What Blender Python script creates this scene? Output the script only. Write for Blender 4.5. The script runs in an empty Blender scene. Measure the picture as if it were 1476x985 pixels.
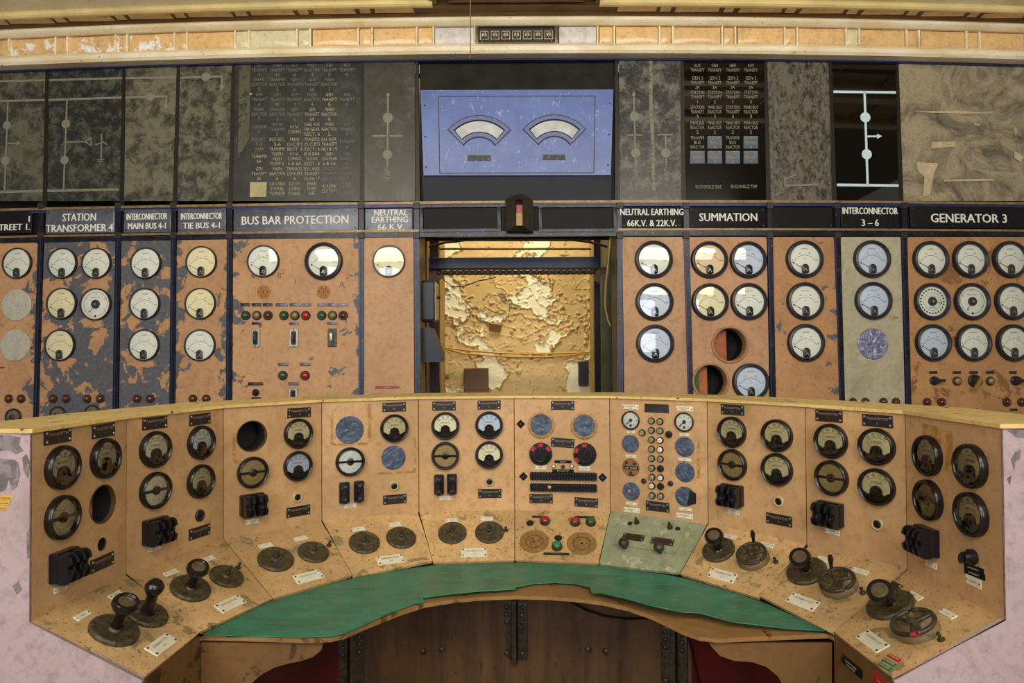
import bpy, bmesh, math, random
from mathutils import Vector, Matrix, noise
random.seed(7)
SC = bpy.context.scene
COL = SC.collection
PI = math.pi
W, H, F = 1476.0, 985.0, 1000.0          # photograph frame, focal length in pixels
# ------------------------------------------------------------------ camera
EYE = Vector((0.0, 0.0, 1.65))
pitch, roll = math.radians(0.83), math.radians(0.36)
r0, u0, f0 = Vector((1, 0, 0)), Vector((0, -math.sin(pitch), math.cos(pitch))), Vector((0, math.cos(pitch), math.sin(pitch)))
CR = r0 * math.cos(roll) - u0 * math.sin(roll)
CU = u0 * math.cos(roll) + r0 * math.sin(roll)
CF = f0
cam_d = bpy.data.cameras.new('camera')
cam = bpy.data.objects.new('camera', cam_d)
COL.objects.link(cam)
cam_d.sensor_width = 36.0
cam_d.lens = 36.0 * F / W
cam_d.clip_start = 0.02
m = Matrix.Identity(4)
for i, c in enumerate((CR, CU, -CF)):
    for j in range(3): m[j][i] = c[j]
m.translation = EYE
cam.matrix_world = m
SC.camera = cam

def ray(px, py): return CF + CR * ((px - W / 2) / F) + CU * ((H / 2 - py) / F)   # depth 1
def on_plane(px, py, p0, n):
    d = ray(px, py)
    return EYE + d * ((p0 - EYE).dot(n) / d.dot(n))
def on_z(px, py, z): return on_plane(px, py, Vector((0, 0, z)), Vector((0, 0, 1)))
def on_y(px, py, y): return on_plane(px, py, Vector((0, y, 0)), Vector((0, 1, 0)))
def depth(p): return (p - EYE).dot(CF)
def px_len(p, px): return px * depth(p) / F
# the switchboard wall is a gentle arc and leans back a little
WD, WK, WS = 4.6, 0.012, 0.045
def wall_y(x, z): return WD + WK * x * x + WS * (z - 2.4)
def wall_n(x): 
    n = Vector((2 * WK * x, -1, WS)); n.normalize(); return n
def on_wall(px, py, off=0.0):
    d = ray(px, py); t = WD
    for _ in range(12):
        p = EYE + d * t
        t += (wall_y(p.x, p.z) - p.y) / d.y
    p = EYE + d * t
    return p + wall_n(p.x) * off
def frame(p, right, n):
    n = n.normalized(); right = (right - n * right.dot(n)).normalized(); up = n.cross(right)
    # local X right, local -Y towards the viewer, local Z up
    M = Matrix.Identity(4)
    for i, c in enumerate((right, -n, up)):
        for j in range(3): M[j][i] = c[j]
    M.translation = p
    return M
def wall_frame(px, py, off=0.0):
    p = on_wall(px, py, off)
    return frame(p, Vector((1, 2 * WK * p.x, 0)), wall_n(p.x))
# ------------------------------------------------------------------ materials
def lin(c):
    if isinstance(c, str): c = tuple(int(c[i:i + 2], 16) / 255 for i in (0, 2, 4))
    return tuple((v / 12.92 if v <= 0.04045 else ((v + 0.055) / 1.055) ** 2.4) for v in c) + (1.0,)
class NT:
    def __init__(s, name):
        s.m = bpy.data.materials.new(name); s.m.use_nodes = True
        s.t = s.m.node_tree; s.n = s.t.nodes; s.l = s.t.links
        s.b = s.n['Principled BSDF']; s.out = s.n['Material Output']
        s._pos = None
    def new(s, t, **kw):
        n = s.n.new(t)
        for k, v in kw.items(): setattr(n, k, v)
        return n
    def link(s, a, b): s.l.new(a, b)
    def pos(s):
        if s._pos is None: s._pos = s.new('ShaderNodeNewGeometry').outputs['Position']
        return s._pos
    def noise(s, scale, detail=6, rough=0.6, dist=0.0, vec=None, stretch=None, off=0.0):
        n = s.new('ShaderNodeTexNoise'); n.inputs['Scale'].default_value = scale
        n.inputs['Detail'].default_value = detail; n.inputs['Roughness'].default_value = rough
        n.inputs['Distortion'].default_value = dist
        v = vec or s.pos()
        mp = s.new('ShaderNodeMapping'); s.link(v, mp.inputs['Vector'])
        mp.inputs['Location'].default_value = (off, off * 1.7, off * 0.3)
        if stretch: mp.inputs['Scale'].default_value = stretch
        s.link(mp.outputs[0], n.inputs['Vector'])
        return n.outputs['Fac']
    def ramp(s, fac, a, b, ca=(0, 0, 0, 1), cb=(1, 1, 1, 1), interp='LINEAR'):
        r = s.new('ShaderNodeValToRGB'); r.color_ramp.interpolation = interp
        e = r.color_ramp.elements; e[0].position = max(0, a); e[1].position = min(1, b); e[0].color = ca; e[1].color = cb
        s.link(fac, r.inputs[0]); return r.outputs[0]
    def mix(s, fac, a, b, mode='MIX'):
        n = s.new('ShaderNodeMix'); n.data_type = 'RGBA'; n.blend_type = mode
        for sock, v in ((n.inputs[0], fac), (n.inputs[6], a), (n.inputs[7], b)):
            if isinstance(v, (int, float)): sock.default_value = v
            elif isinstance(v, (tuple, list)): sock.default_value = v
            else: s.link(v, sock)
        return n.outputs[2]
    def math(s, op, a, b=0.0):
        n = s.new('ShaderNodeMath'); n.operation = op
        for sock, v in ((n.inputs[0], a), (n.inputs[1], b)):
            if isinstance(v, (int, float)): sock.default_value = v
            else: s.link(v, sock)
        return n.outputs[0]
    def base(s, v):
        if isinstance(v, tuple): s.b.inputs['Base Color'].default_value = v
        else: s.link(v, s.b.inputs['Base Color'])
    def rough(s, v):
        if isinstance(v, (int, float)): s.b.inputs['Roughness'].default_value = v
        else: s.link(v, s.b.inputs['Roughness'])
    def bump(s, h, strength=0.3, dist=0.002):
        n = s.new('ShaderNodeBump'); n.inputs['Strength'].default_value = strength; n.inputs['Distance'].default_value = dist
        s.link(h, n.inputs['Height']); s.link(n.outputs[0], s.b.inputs['Normal'])
MATS = {}
def plain(name, col, rough=0.5, metal=0.0, spec=0.5, var=0.12, scale=40, coat=0.0):
    if name in MATS: return MATS[name]
    t = NT(name); c = lin(col)
    f = t.noise(scale, 4)
    d = tuple(v * (1 - var) for v in c[:3]) + (1,); b = tuple(min(1, v * (1 + var)) for v in c[:3]) + (1,)
    t.base(t.ramp(f, 0.3, 0.7, d, b)); t.rough(rough)
    t.b.inputs['Metallic'].default_value = metal; t.b.inputs['Specular IOR Level'].default_value = spec
    t.b.inputs['Coat Weight'].default_value = coat
    MATS[name] = t.m; return t.m
def glass(name='meter_glass', refl=0.07, tint=(1, 1, 1, 1)):
    if name in MATS: return MATS[name]
    t = NT(name); t.n.remove(t.b)
    tr = t.new('ShaderNodeBsdfTransparent'); gl = t.new('ShaderNodeBsdfGlossy'); mx = t.new('ShaderNodeMixShader')
    tr.inputs[0].default_value = tint; gl.inputs['Roughness'].default_value = 0.03
    fr = t.new('ShaderNodeFresnel'); fr.inputs[0].default_value = 1.5
    t.link(t.math('ADD', fr.outputs[0], refl - 0.04), mx.inputs[0])
    t.link(tr.outputs[0], mx.inputs[1]); t.link(gl.outputs[0], mx.inputs[2]); t.link(mx.outputs[0], t.out.inputs[0])
    MATS[name] = t.m; return t.m
def peel_paint(name, col, under, amount, edge=0.0, scale=7.0, dirt=0.35, seed=0.0, rough=0.55, speck=0.0, speckcol='3a3128', col2=None, speckscale=95):
    """old enamel: large tone drift, flaked patches baring the undercoat, dirt specks"""
    t = NT(name); c = lin(col)
    drift = t.noise(2.2, 5, 0.6, 0.3, off=seed)
    c2 = lin(col2) if col2 else tuple(v * (1 - dirt) for v in c[:3]) + (1,)
    base = t.ramp(drift, 0.35, 0.68, c2, c)
    grime = t.noise(30, 8, 0.75, off=seed + 3)
    base = t.mix(t.ramp(grime, 0.50, 0.72), base, tuple(v * 0.55 for v in c[:3]) + (1,))
    smear = t.noise(5.5, 10, 0.78, 0.8, off=seed + 13, stretch=(1, 1, 0.6))
    base = t.mix(t.ramp(smear, 0.50, 0.74), base, (c[0] * 0.60, c[1] * 0.57, c[2] * 0.52, 1))
    n = t.noise(scale, 9, 0.62, 0.35, off=seed + 5)
    if edge:
        g = t.new('ShaderNodeTexCoord'); sx = t.new('ShaderNodeSeparateXYZ'); t.link(g.outputs['Generated'], sx.inputs[0])
        e = t.math('MULTIPLY', t.math('ABSOLUTE', t.math('SUBTRACT', sx.outputs[0], 0.5)), 2.0)
        e = t.math('MULTIPLY', t.math('POWER', e, 4.0), edge)
        n = t.math('ADD', n, e)
    mask = t.ramp(n, 1 - amount, 1 - amount + 0.015)
    uc = lin(under)
    u = t.ramp(t.noise(45, 4, off=seed), 0.3, 0.7, tuple(v * 0.75 for v in uc[:3]) + (1,), tuple(min(1, v * 1.2) for v in uc[:3]) + (1,))
    out = t.mix(mask, base, u)
    if speck:
        sp = t.noise(speckscale, 6, 0.75, 0.3, off=seed + 9)
        sm = t.ramp(sp, 1 - speck, 1 - speck + 0.03)
        out = t.mix(sm, out, lin(speckcol))
    t.base(out); t.rough(rough)
    t.bump(mask, -0.5, 0.001)
    MATS[name] = t.m; return t.m
# ------------------------------------------------------------------ mesh builder
class MB:
    def __init__(s): s.v, s.f, s.mi, s.cur, s.holes = [], [], [], 0, None
    def face(s, pts):
        i = len(s.v); s.v += [Vector(p) for p in pts]; s.f.append(tuple(range(i, i + len(pts)))); s.mi.append(s.cur)
    def add(s, vs, fs):
        i = len(s.v); s.v += [Vector(p) for p in vs]
        for f in fs: s.f.append(tuple(i + k for k in f)); s.mi.append(s.cur)
    def box(s, cx, cy, cz, sx, sy, sz, bev=0.0):
        x, y, z = sx / 2, sy / 2, sz / 2
        if bev <= 0:
            vs = [(cx + a * x, cy + b * y, cz + c * z) for a in (-1, 1) for b in (-1, 1) for c in (-1, 1)]
            s.add(vs, [(0, 1, 3, 2), (4, 6, 7, 5), (0, 4, 5, 1), (2, 3, 7, 6), (0, 2, 6, 4), (1, 5, 7, 3)])
        else:
            b = min(bev, x * .9, y * .9, z * .9)
            out = [(-x + b, -z), (x - b, -z), (x, -z + b), (x, z - b), (x - b, z), (-x + b, z), (-x, z - b), (-x, -z + b)]
            k = 1 - b / max(min(x, z), 1e-6) * 0.6
            rings = [[(cx + p * k, cy - y, cz + q * k) for p, q in out], [(cx + p, cy - y + b, cz + q) for p, q in out], [(cx + p, cy + y, cz + q) for p, q in out]]
            s.rings(rings, True, True)
    def rings(s, rings, cap0=False, cap1=False, closed=True):
        n = len(rings[0]); i = len(s.v)
        for r in rings: s.v += [Vector(p) for p in r]
        for a in range(len(rings) - 1):
            for k in range(n if closed else n - 1):
                k2 = (k + 1) % n
                s.f.append((i + a * n + k, i + a * n + k2, i + (a + 1) * n + k2, i + (a + 1) * n + k)); s.mi.append(s.cur)
        if cap0: s.f.append(tuple(i + k for k in reversed(range(n)))); s.mi.append(s.cur)
        if cap1: s.f.append(tuple(i + (len(rings) - 1) * n + k for k in range(n))); s.mi.append(s.cur)
    def lathe(s, prof, n=32, c=(0, 0, 0), cap0=False, cap1=False):
        """profile (radius, height towards the viewer) about the local Y axis"""
        s.rings([[(c[0] + r * math.cos(2 * PI * k / n), c[1] - h, c[2] + r * math.sin(2 * PI * k / n)) for k in range(n)] for r, h in prof], cap0, cap1)
    def disc(s, r, h, n=32, c=(0, 0, 0)): s.face([(c[0] + r * math.cos(2 * PI * k / n), c[1] - h, c[2] + r * math.sin(2 * PI * k / n)) for k in range(n)])
    def poly(s, pts, h, th=0.0):
        """flat shape in local XZ at height h, with optional thickness behind it"""
        if th <= 0: s.face([(x, -h, z) for x, z in pts])
        else:
            s.rings([[(x, -h, z) for x, z in pts], [(x, -h + th, z) for x, z in pts]], True, True)
    def bar2(s, a, b, w, h, th=0.0):
        dx, dz = b[0] - a[0], b[1] - a[1]; L = math.hypot(dx, dz) or 1; nx, nz = -dz / L * w / 2, dx / L * w / 2
        s.poly([(a[0] + nx, a[1] + nz), (b[0] + nx, b[1] + nz), (b[0] - nx, b[1] - nz), (a[0] - nx, a[1] - nz)], h, th)
    def arc(s, c, r, w, a0, a1, h, n=24):
        for k in range(n):
            p, q = math.radians(a0 + (a1 - a0) * k / n), math.radians(a0 + (a1 - a0) * (k + 1) / n)
            s.face([(c[0] + rr * math.cos(t), -h, c[1] + rr * math.sin(t)) for rr, t in ((r - w / 2, p), (r + w / 2, p), (r + w / 2, q), (r - w / 2, q))])
    def tube(s, pts, r, n=8, closed=False):
        pts = [Vector(p) for p in pts]; rings = []
        N = len(pts)
        for i, p in enumerate(pts):
            a = pts[(i - 1) % N] if closed or i > 0 else p; b = pts[(i + 1) % N] if closed or i < N - 1 else p
            d = (b - a).normalized(); ref = Vector((0, 0, 1)) if abs(d.z) < 0.9 else Vector((1, 0, 0))
            u = d.cross(ref).normalized(); w = d.cross(u)
            rr = r[i] if isinstance(r, (list, tuple)) else r
            rings.append([p + u * rr * math.cos(2 * PI * k / n) + w * rr * math.sin(2 * PI * k / n) for k in range(n)])
        if closed: rings.append(rings[0]); s.rings(rings)
        else: s.rings(rings, True, True)
    def text(s, txt, x, z, h, size, maxw=None, stretch=1.0, extr=0.0, align='CENTER'):
        vs, fs, w = text_geo(txt, extr / size if extr else 0.0)
        k = size * stretch
        if maxw and w * k > maxw: k = maxw / w
        o = -w / 2 if align == 'CENTER' else 0
        s.add([(x + (v.x + o) * k, -h - v.z * size, z + v.y * size - size * 0.36) for v in vs], fs)
    def mesh(s, name, mats, smooth=None, M=None):
        me = bpy.data.meshes.new(name)
        me.from_pydata([(M @ v if M else v) for v in s.v], [], s.f)
        for mt in (mats if isinstance(mats, (list, tuple)) else [mats]): me.materials.append(mt)
        if len(me.materials) > 1: me.polygons.foreach_set('material_index', s.mi)
        bm = bmesh.new(); bm.from_mesh(me)
        if smooth is not None: bmesh.ops.remove_doubles(bm, verts=bm.verts, dist=1e-6)
        bmesh.ops.recalc_face_normals(bm, faces=bm.faces) if smooth is not None else None
        bm.to_mesh(me); bm.free()
        if smooth:
            me.polygons.foreach_set('use_smooth', [True] * len(me.polygons)); me.set_sharp_from_angle(angle=math.radians(smooth))
        me.update(); return me
_TXT = {}
def text_geo(txt, extr=0.0):
    key = (txt, round(extr, 4))
    if key not in _TXT:
        cu = bpy.data.curves.new('t', 'FONT'); cu.body = txt; cu.size = 1.0; cu.resolution_u = 2; cu.extrude = extr / 2
        ob = bpy.data.objects.new('t', cu)
        me = bpy.data.meshes.new_from_object(ob)
        vs = [v.co.copy() for v in me.vertices]; fs = [tuple(p.vertices) for p in me.polygons]
        w = max((v.x for v in vs), default=0); mn = min((v.x for v in vs), default=0)
        for v in vs: v.x -= mn
        _TXT[key] = (vs, fs, w - mn)
        bpy.data.objects.remove(ob); bpy.data.curves.remove(cu); bpy.data.meshes.remove(me)
    return _TXT[key]
# ------------------------------------------------------------------ object helpers
_LAB = {}
def tag(o, label, cat, group=None, kind=None, shared=False):
    if label:
        if label in _LAB and not shared: print('DUP LABEL:', label)
        _LAB[label] = 1; o['label'] = label
        n = len(label.split())
        if n < 4 or n > 16: print('LABEL LEN', n, label)
    if cat: o['category'] = cat
    if group: o['group'] = group
    if kind: o['kind'] = kind
    return o
def put(name, me, M=None, parent=None):
    o = bpy.data.objects.new(name, me); COL.objects.link(o)
    if parent is not None: o.parent = parent
    if M is not None: o.matrix_world = M if parent is None else parent.matrix_world @ M; 
    if parent is not None and M is not None: o.matrix_basis = M
    return o
def thing(name, M, parts, label, cat, group=None, scale=1.0, partlabels=None):
    """parts: [(name, mesh, [(subname, submesh)...])]; meshes in local coordinates"""
    e = bpy.data.objects.new(name, None); COL.objects.link(e); e.empty_display_size = 0.05
    e.matrix_world = M @ Matrix.Scale(scale, 4) if scale != 1 else M
    tag(e, label, cat, group)
    for p in parts:
        o = bpy.data.objects.new(p[0], p[1]); COL.objects.link(o); o.parent = e
        if len(p) > 2:
            for q in p[2]:
                s = bpy.data.objects.new(q[0], q[1]); COL.objects.link(s); s.parent = o
    return e
def single(name, M, me, label, cat, group=None):
    o = bpy.data.objects.new(name, me); COL.objects.link(o); o.matrix_world = M
    return tag(o, label, cat, group)
def structure(name, me, M=None):
    o = bpy.data.objects.new(name, me); COL.objects.link(o)
    if M is not None: o.matrix_world = M
    o['kind'] = 'structure'; return o
def slab(corners, back, mat, name, holes=(), n_hole=40, mats=None):
    """plate with front corners (world, in order) and thickness along vector back; round holes [(centre, radius)]"""
    bm = bmesh.new()
    c = [Vector(p) for p in corners]
    fv = [bm.verts.new(p) for p in c]
    if not holes:
        faces = [bm.faces.new(fv)]
    else:
        es = [bm.edges.new((fv[i], fv[(i + 1) % len(fv)])) for i in range(len(fv))]
        X = (c[1] - c[0]).normalized(); N = (c[1] - c[0]).cross(c[-1] - c[0]).normalized(); Y = N.cross(X)
        for hc, r in holes:
            hc = hc - N * (hc - c[0]).dot(N)
            hv = [bm.verts.new(hc + X * r * math.cos(2 * PI * k / n_hole) + Y * r * math.sin(2 * PI * k / n_hole)) for k in range(n_hole)]
            es += [bm.edges.new((hv[i], hv[(i + 1) % n_hole])) for i in range(n_hole)]
        g = bmesh.ops.triangle_fill(bm, use_beauty=True, use_dissolve=False, edges=es, normal=N)
        faces = [f for f in g['geom'] if isinstance(f, bmesh.types.BMFace)]
    r = bmesh.ops.extrude_face_region(bm, geom=faces, use_keep_orig=True)
    bmesh.ops.translate(bm, verts=[v for v in r['geom'] if isinstance(v, bmesh.types.BMVert)], vec=back)
    bmesh.ops.recalc_face_normals(bm, faces=bm.faces)
    me = bpy.data.meshes.new(name); bm.to_mesh(me); bm.free()
    me.materials.append(mat); return me
# ================================================================== materials in use
M_ = {}
M_['steel'] = None
def mk_steel():
    t = NT('blue_black_steel'); f = t.noise(9, 8, 0.7, off=2)
    c = t.ramp(f, 0.42, 0.62, lin('0b0b0f'), lin('20243a'))
    c = t.mix(t.ramp(t.noise(60, 6, 0.7), 0.6, 0.68), c, lin('6b5f50'))
    t.base(c); t.rough(0.32); t.b.inputs['Metallic'].default_value = 0.35
    return t.m
M_['steel'] = mk_steel()
M_['bluetrim_glint'] = plain('blue_trim_and_glint', '262e58', 0.38, 0.25, var=0.4, scale=25)
M_['rustband'] = plain('tarnished_brass_band', '8d7450', 0.45, 0.4, var=0.35, scale=30)
M_['black'] = plain('black_bakelite', '15141a', 0.3, var=0.2)
M_['blackmatt'] = plain('black_crackle', '232126', 0.5, var=0.3, scale=90)
M_['ring'] = plain('slate_bezel', '26262e', 0.38, var=0.25)
M_['deskring'] = plain('bronze_black_bezel', '1b1614', 0.26, var=0.25)
M_['white'] = plain('engraving_white', 'e4e4dc', 0.6, var=0.05)
M_['offwhite'] = plain('ivory_label', 'dcd6bc', 0.45, var=0.06)
M_['ink'] = plain('dial_ink', '2a2622', 0.6)
M_['faint'] = plain('faint_ink', '8b8468', 0.6)
M_['facewhite'] = plain('dial_white', 'e6e9dc', 0.5, var=0.03, scale=12)
M_['facecream'] = plain('dial_cream', 'ece4bc', 0.5, var=0.05, scale=12)
M_['facepeach'] = plain('dial_peach', 'e8cfa8', 0.5, var=0.05, scale=12)
M_['faceblue'] = plain('dial_blue_white', 'cbd6e4', 0.5, var=0.05, scale=12)
M_['faceold'] = plain('dial_yellowed', 'd8cb96', 0.5, var=0.12, scale=18)
M_['facetan'] = plain('dial_browned', 'a88f58', 0.5, var=0.12, scale=18)
M_['brass'] = plain('old_brass', 'b39450', 0.35, 0.8, var=0.2)
M_['darkbrass'] = plain('dark_bronze', '4d4030', 0.4, 0.5, var=0.35, scale=60)
M_['lensred'] = plain('lens_dark_red', '5a2414', 0.18, coat=0.6)
M_['lensbright'] = plain('lens_bright_red', 'b81f1f', 0.2, coat=0.5)
M_['lensgreen'] = plain('lens_green', '2c5a2c', 0.18, coat=0.6)
M_['lensgreenb'] = plain('button_green', '2f8a58', 0.25, coat=0.3)
M_['lensyellow'] = plain('lens_amber', '8c7c48', 0.2, coat=0.5)
M_['silver'] = plain('dull_silver', 'b4b2a4', 0.35, 0.6, var=0.15)
M_['pearl'] = plain('pearl_button', '9d9878', 0.3, 0.2, var=0.3, scale=200)
M_['slateplate'] = plain('slate_header_plate', '5a5f6c', 0.36, 0.25, var=0.3, scale=22)
M_['blackplate'] = plain('black_header_plate', '121215', 0.55, 0.0, 0.2, var=0.3, scale=40)
M_['darkplate'] = plain('engraved_brown_plate', '231d1b', 0.42, var=0.3, scale=80)
M_['woodplate'] = plain('dark_wood_insert', '0f1013', 0.55, 0.0, 0.2, var=0.35, scale=9)
M_['redtape'] = plain('red_tape', 'a8242c', 0.4)
M_['greentape'] = plain('green_tape', '2f6a42', 0.4)
M_['yellowtape'] = plain('yellow_tape', 'd9a53a', 0.4)
M_['redcap'] = plain('red_enamel', 'b82c30', 0.35)
M_['cable'] = plain('yellowed_cable', 'a08c50', 0.6)
M_['blackcable'] = plain('black_cable', '121110', 0.5)
def mk_disc():
    t = NT('corroded_cast_disc'); n = t.noise(70, 6, 0.75, off=4)
    c = t.ramp(n, 0.35, 0.72, lin('2d2619'), lin('6d6144'))
    t.base(c); t.rough(0.55); t.b.inputs['Metallic'].default_value = 0.25; t.bump(n, 0.4, 0.002); return t.m
M_['disc'] = mk_disc()
def mk_iron():
    t = NT('old_iron'); n = t.noise(50, 6, 0.7, off=8)
    t.base(t.ramp(n, 0.35, 0.7, lin('2a251e'), lin('5a5040'))); t.rough(0.42); t.b.inputs['Metallic'].default_value = 0.4; return t.m
M_['iron'] = mk_iron()
def mk_wood_under():
    t = NT('kneehole_boards'); v = t.noise(9, 8, 0.7, 0.4, stretch=(1, 1, .12))
    c = t.ramp(v, 0.3, 0.72, lin('33200f'), lin('6f4d28'))
    c = t.mix(t.ramp(t.noise(34, 6, 0.7, stretch=(1, 1, .3), off=4), 0.6, 0.7), c, lin('1d120a'))
    t.base(c); t.rough(0.5); return t.m
M_['knee'] = mk_wood_under()
M_['redpaint'] = plain('oxblood_paint', '4f120e', 0.5, var=0.4, scale=6)
M_['board'] = peel_paint('worn_table_wood', 'a87d48', '5f4222', 0.4, dirt=0.4, scale=14, seed=3)
def mk_green():
    t = NT('green_lino'); a = t.noise(5, 8, 0.7, 1.2, stretch=(1, 2.5, 1)); 
    c = t.ramp(a, 0.32, 0.7, lin('17604c'), lin('3a9070'))
    c = t.mix(t.ramp(t.noise(16, 8, 0.7, 1.5, stretch=(1, 3, 1), off=6), 0.56, 0.8), c, lin('7aa27c'))
    c = t.mix(t.ramp(t.noise(90, 4, 0.6, off=2), 0.70, 0.74), c, lin('c9b98a'))
    t.base(c); t.rough(t.ramp(a, 0.3, 0.7, (.28,) * 3 + (1,), (.45,) * 3 + (1,))); return t.m
M_['green'] = mk_green()
M_['desk'] = peel_paint('tan_desk_enamel', 'd6a976', '8a6a42', 0.31, dirt=0.30, scale=7, seed=1, rough=0.38, speck=0.325)
M_['desktop'] = peel_paint('yellow_desk_top', 'ecca7c', '5a4526', 0.37, dirt=0.22, scale=24, seed=2, rough=0.5, speck=0.30)
M_['shelf'] = peel_paint('chipped_shelf_enamel', 'dcb37a', '8f7d56', 0.41, dirt=0.38, scale=11, seed=4, rough=0.42, speck=0.41, speckcol='56401f', speckscale=85)
M_['shelfgreen'] = peel_paint('grey_green_enamel', '93997a', 'a9a886', 0.42, dirt=0.15, scale=11, seed=5, rough=0.42, speck=0.3)
M_['lilac'] = peel_paint('lilac_grey_enamel', 'bda6a8', '8f7d80', 0.37, dirt=0.16, scale=6, seed=6, rough=0.42, speck=.3)
M_['pedestal'] = peel_paint('tan_pedestal_paint', '7d5b30', '4a3418', 0.42, dirt=0.3, scale=10, seed=7, speck=0.33)
def mk_plastic():
    t = NT('blue_grey_plastic'); n = t.noise(22, 5, 0.6, 1.0, off=3)
    t.base(t.ramp(n, 0.3, 0.7, lin('323a4a'), lin('5a667e'))); t.rough(0.25); t.bump(n, 0.7, 0.01); return t.m
M_['plastic'] = mk_plastic()
M_['void'] = plain('unlit_interior', '0c0a09', 0.8)
GL = glass()
# ================================================================== setting
def arc_strip(profile, xs, mat, name, closed=True, smooth=None):
    """sweep (offset, z) profile along the arc of the wall; offset is towards the viewer"""
    b = MB(); rings = []
    for x in xs: rings.append([(x, WD + WK * x * x - o, z) for o, z in profile])
    b.rings(rings, True, True) if closed else b.rings(rings, closed=False)
    return structure(name, b.mesh(name, mat, smooth if smooth is not None else 30))
XS = [-4.6 + 9.2 * i / 60 for i in range(61)]
fl = MB(); fl.box(0, 1.5, -0.05, 12, 12, 0.1)
structure('floor', fl.mesh('floor', plain('buff_floor', '6b4c30', 0.5, var=0.2, scale=3), 30))
DOOR_L, DOOR_R = on_wall(606, 400).x, on_wall(889, 400).x
DOOR_TOP = on_wall(743, 341).z
# wall behind the instrument bays, with the doorway left open
def wall_seg(x0, x1, z0, z1, name):
    xs = [x0 + (x1 - x0) * i / 16 for i in range(17)]; b = MB(); rings = []
    for x in xs:
        rings.append([(x, wall_y(x, z0) + .30, z0), (x, wall_y(x, z1) + .30, z1), (x, wall_y(x, z1) + .36, z1), (x, wall_y(x, z0) + .36, z0)])
    b.rings(rings, True, True); structure(name, b.mesh(name, plain('dark_backing', '2c2722', 0.7), 30))
ZT = 3.655
wall_seg(-4.6, DOOR_L, 0, ZT, 'wall_left'); wall_seg(DOOR_R, 4.6, 0, ZT, 'wall_right'); wall_seg(DOOR_L, DOOR_R, DOOR_TOP + .03, ZT, 'wall_middle')
# ---- cornice: gilded mouldings round a band of peach glazed tiles
def mk_gold():
    t = NT('cream_gilt_moulding'); n = t.noise(3, 6, 0.6, 0.3, stretch=(1, 1, 3))
    c = t.ramp(n, 0.3, 0.7, lin('d8c596'), lin('f6eed6'))
    c = t.mix(t.ramp(t.noise(55, 6, 0.7, off=2), 0.63, 0.67), c, lin('4a3520'))
    t.base(c); t.rough(0.28); return t.m
gold = mk_gold()
dgold = plain('dark_gilt', '5d4422', 0.4, 0.3, var=0.3, scale=4)
olive = plain('olive_gilt', 'd6c48a', 0.36, 0.1, var=0.2, scale=3)
def zc(py, off=0.0):           # height of a photo row at the middle of the cornice
    p = on_wall(743, py); d = ray(743, py); t = (WD + .04 - off) / d.y; return (EYE + d * t).z
z80, z75, z63, z37, z24, z10 = zc(83, .04), zc(77, .05), zc(63, .07), zc(37, .05), zc(23, .12), zc(10, .3)
arc_strip([(-.10, zc(87, 0)), (-.03, zc(87, 0)), (-.03, zc(83.5, 0)), (-.035, zc(82, 0)), (-.10, zc(82, 0))], XS, M_['bluetrim_glint'], 'trim_1')
arc_strip([(-.10, zc(82, 0)), (-.02, zc(82, 0)), (.0, zc(79, .03)), (.018, z75), (-.06, z75)], XS, plain('rosy_gilt', 'b5906c', .4, .2, var=.3, scale=20), 'trim_400')
def zz(py, off): d = ray(743, py); return (EYE + d * ((WD - off) / d.y)).z
arc_strip([(-.06, zz(78.5, .03)), (.03, zz(78.5, .03)), (.045, zz(77, .045)), (.06, zz(72, .06)), (.062, zz(66, .062)), (.045, zz(63, .045)), (-.06, zz(62.5, .045))], XS, gold, 'trim_2')
arc_strip([(-.06, z63), (.0, z63), (.0, z37), (-.06, z37)], XS, dgold, 'trim_3')
arc_strip([(-.06, zz(37, .02)), (.02, zz(37, .02)), (.03, zz(36.5, .03)), (.05, zz(33, .05)), (.065, zz(28, .065)), (.06, zz(24.5, .06)), (.04, zz(23, .04)), (-.06, zz(23, .04))], XS, gold, 'trim_4')
# soffit above: dark cove, tile strip, and a bright roll moulding further out, broken by the coffer in the middle
XL = [x for x in XS if x <= -.50] + [-.50]; XR = [.58] + [x for x in XS if x >= .58]
zs0, zs1 = zz(17, .06), zz(8.5, .12)
arc_strip([(-.06, zz(23, .045)), (.045, zz(23, .045)), (.06, zs0), (.12, zs1), (.12, zs1 + .10), (-.06, zs1 + .10)], XS, dgold, 'trim_5')
for i, xs in enumerate((XL, XR)):
    arc_strip([(.12, zz(8.5, .12)), (.13, zz(10, .13)), (.15, zz(10, .15)), (.168, zz(7.5, .168)), (.178, zz(4, .178)), (.178, zz(0, .178)), (.165, zz(-3, .165)), (.12, zz(-3, .12))], xs, olive, 'trim_%d' % (6 + i))
    arc_strip([(.165, zz(-1, .165)), (.60, zz(-1, .165) + .05), (.60, zz(-1, .165) + .12), (.165, zz(-1, .165) + .12)], xs, gold, 'trim_%d' % (8 + i))
NTRIM = 10
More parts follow.
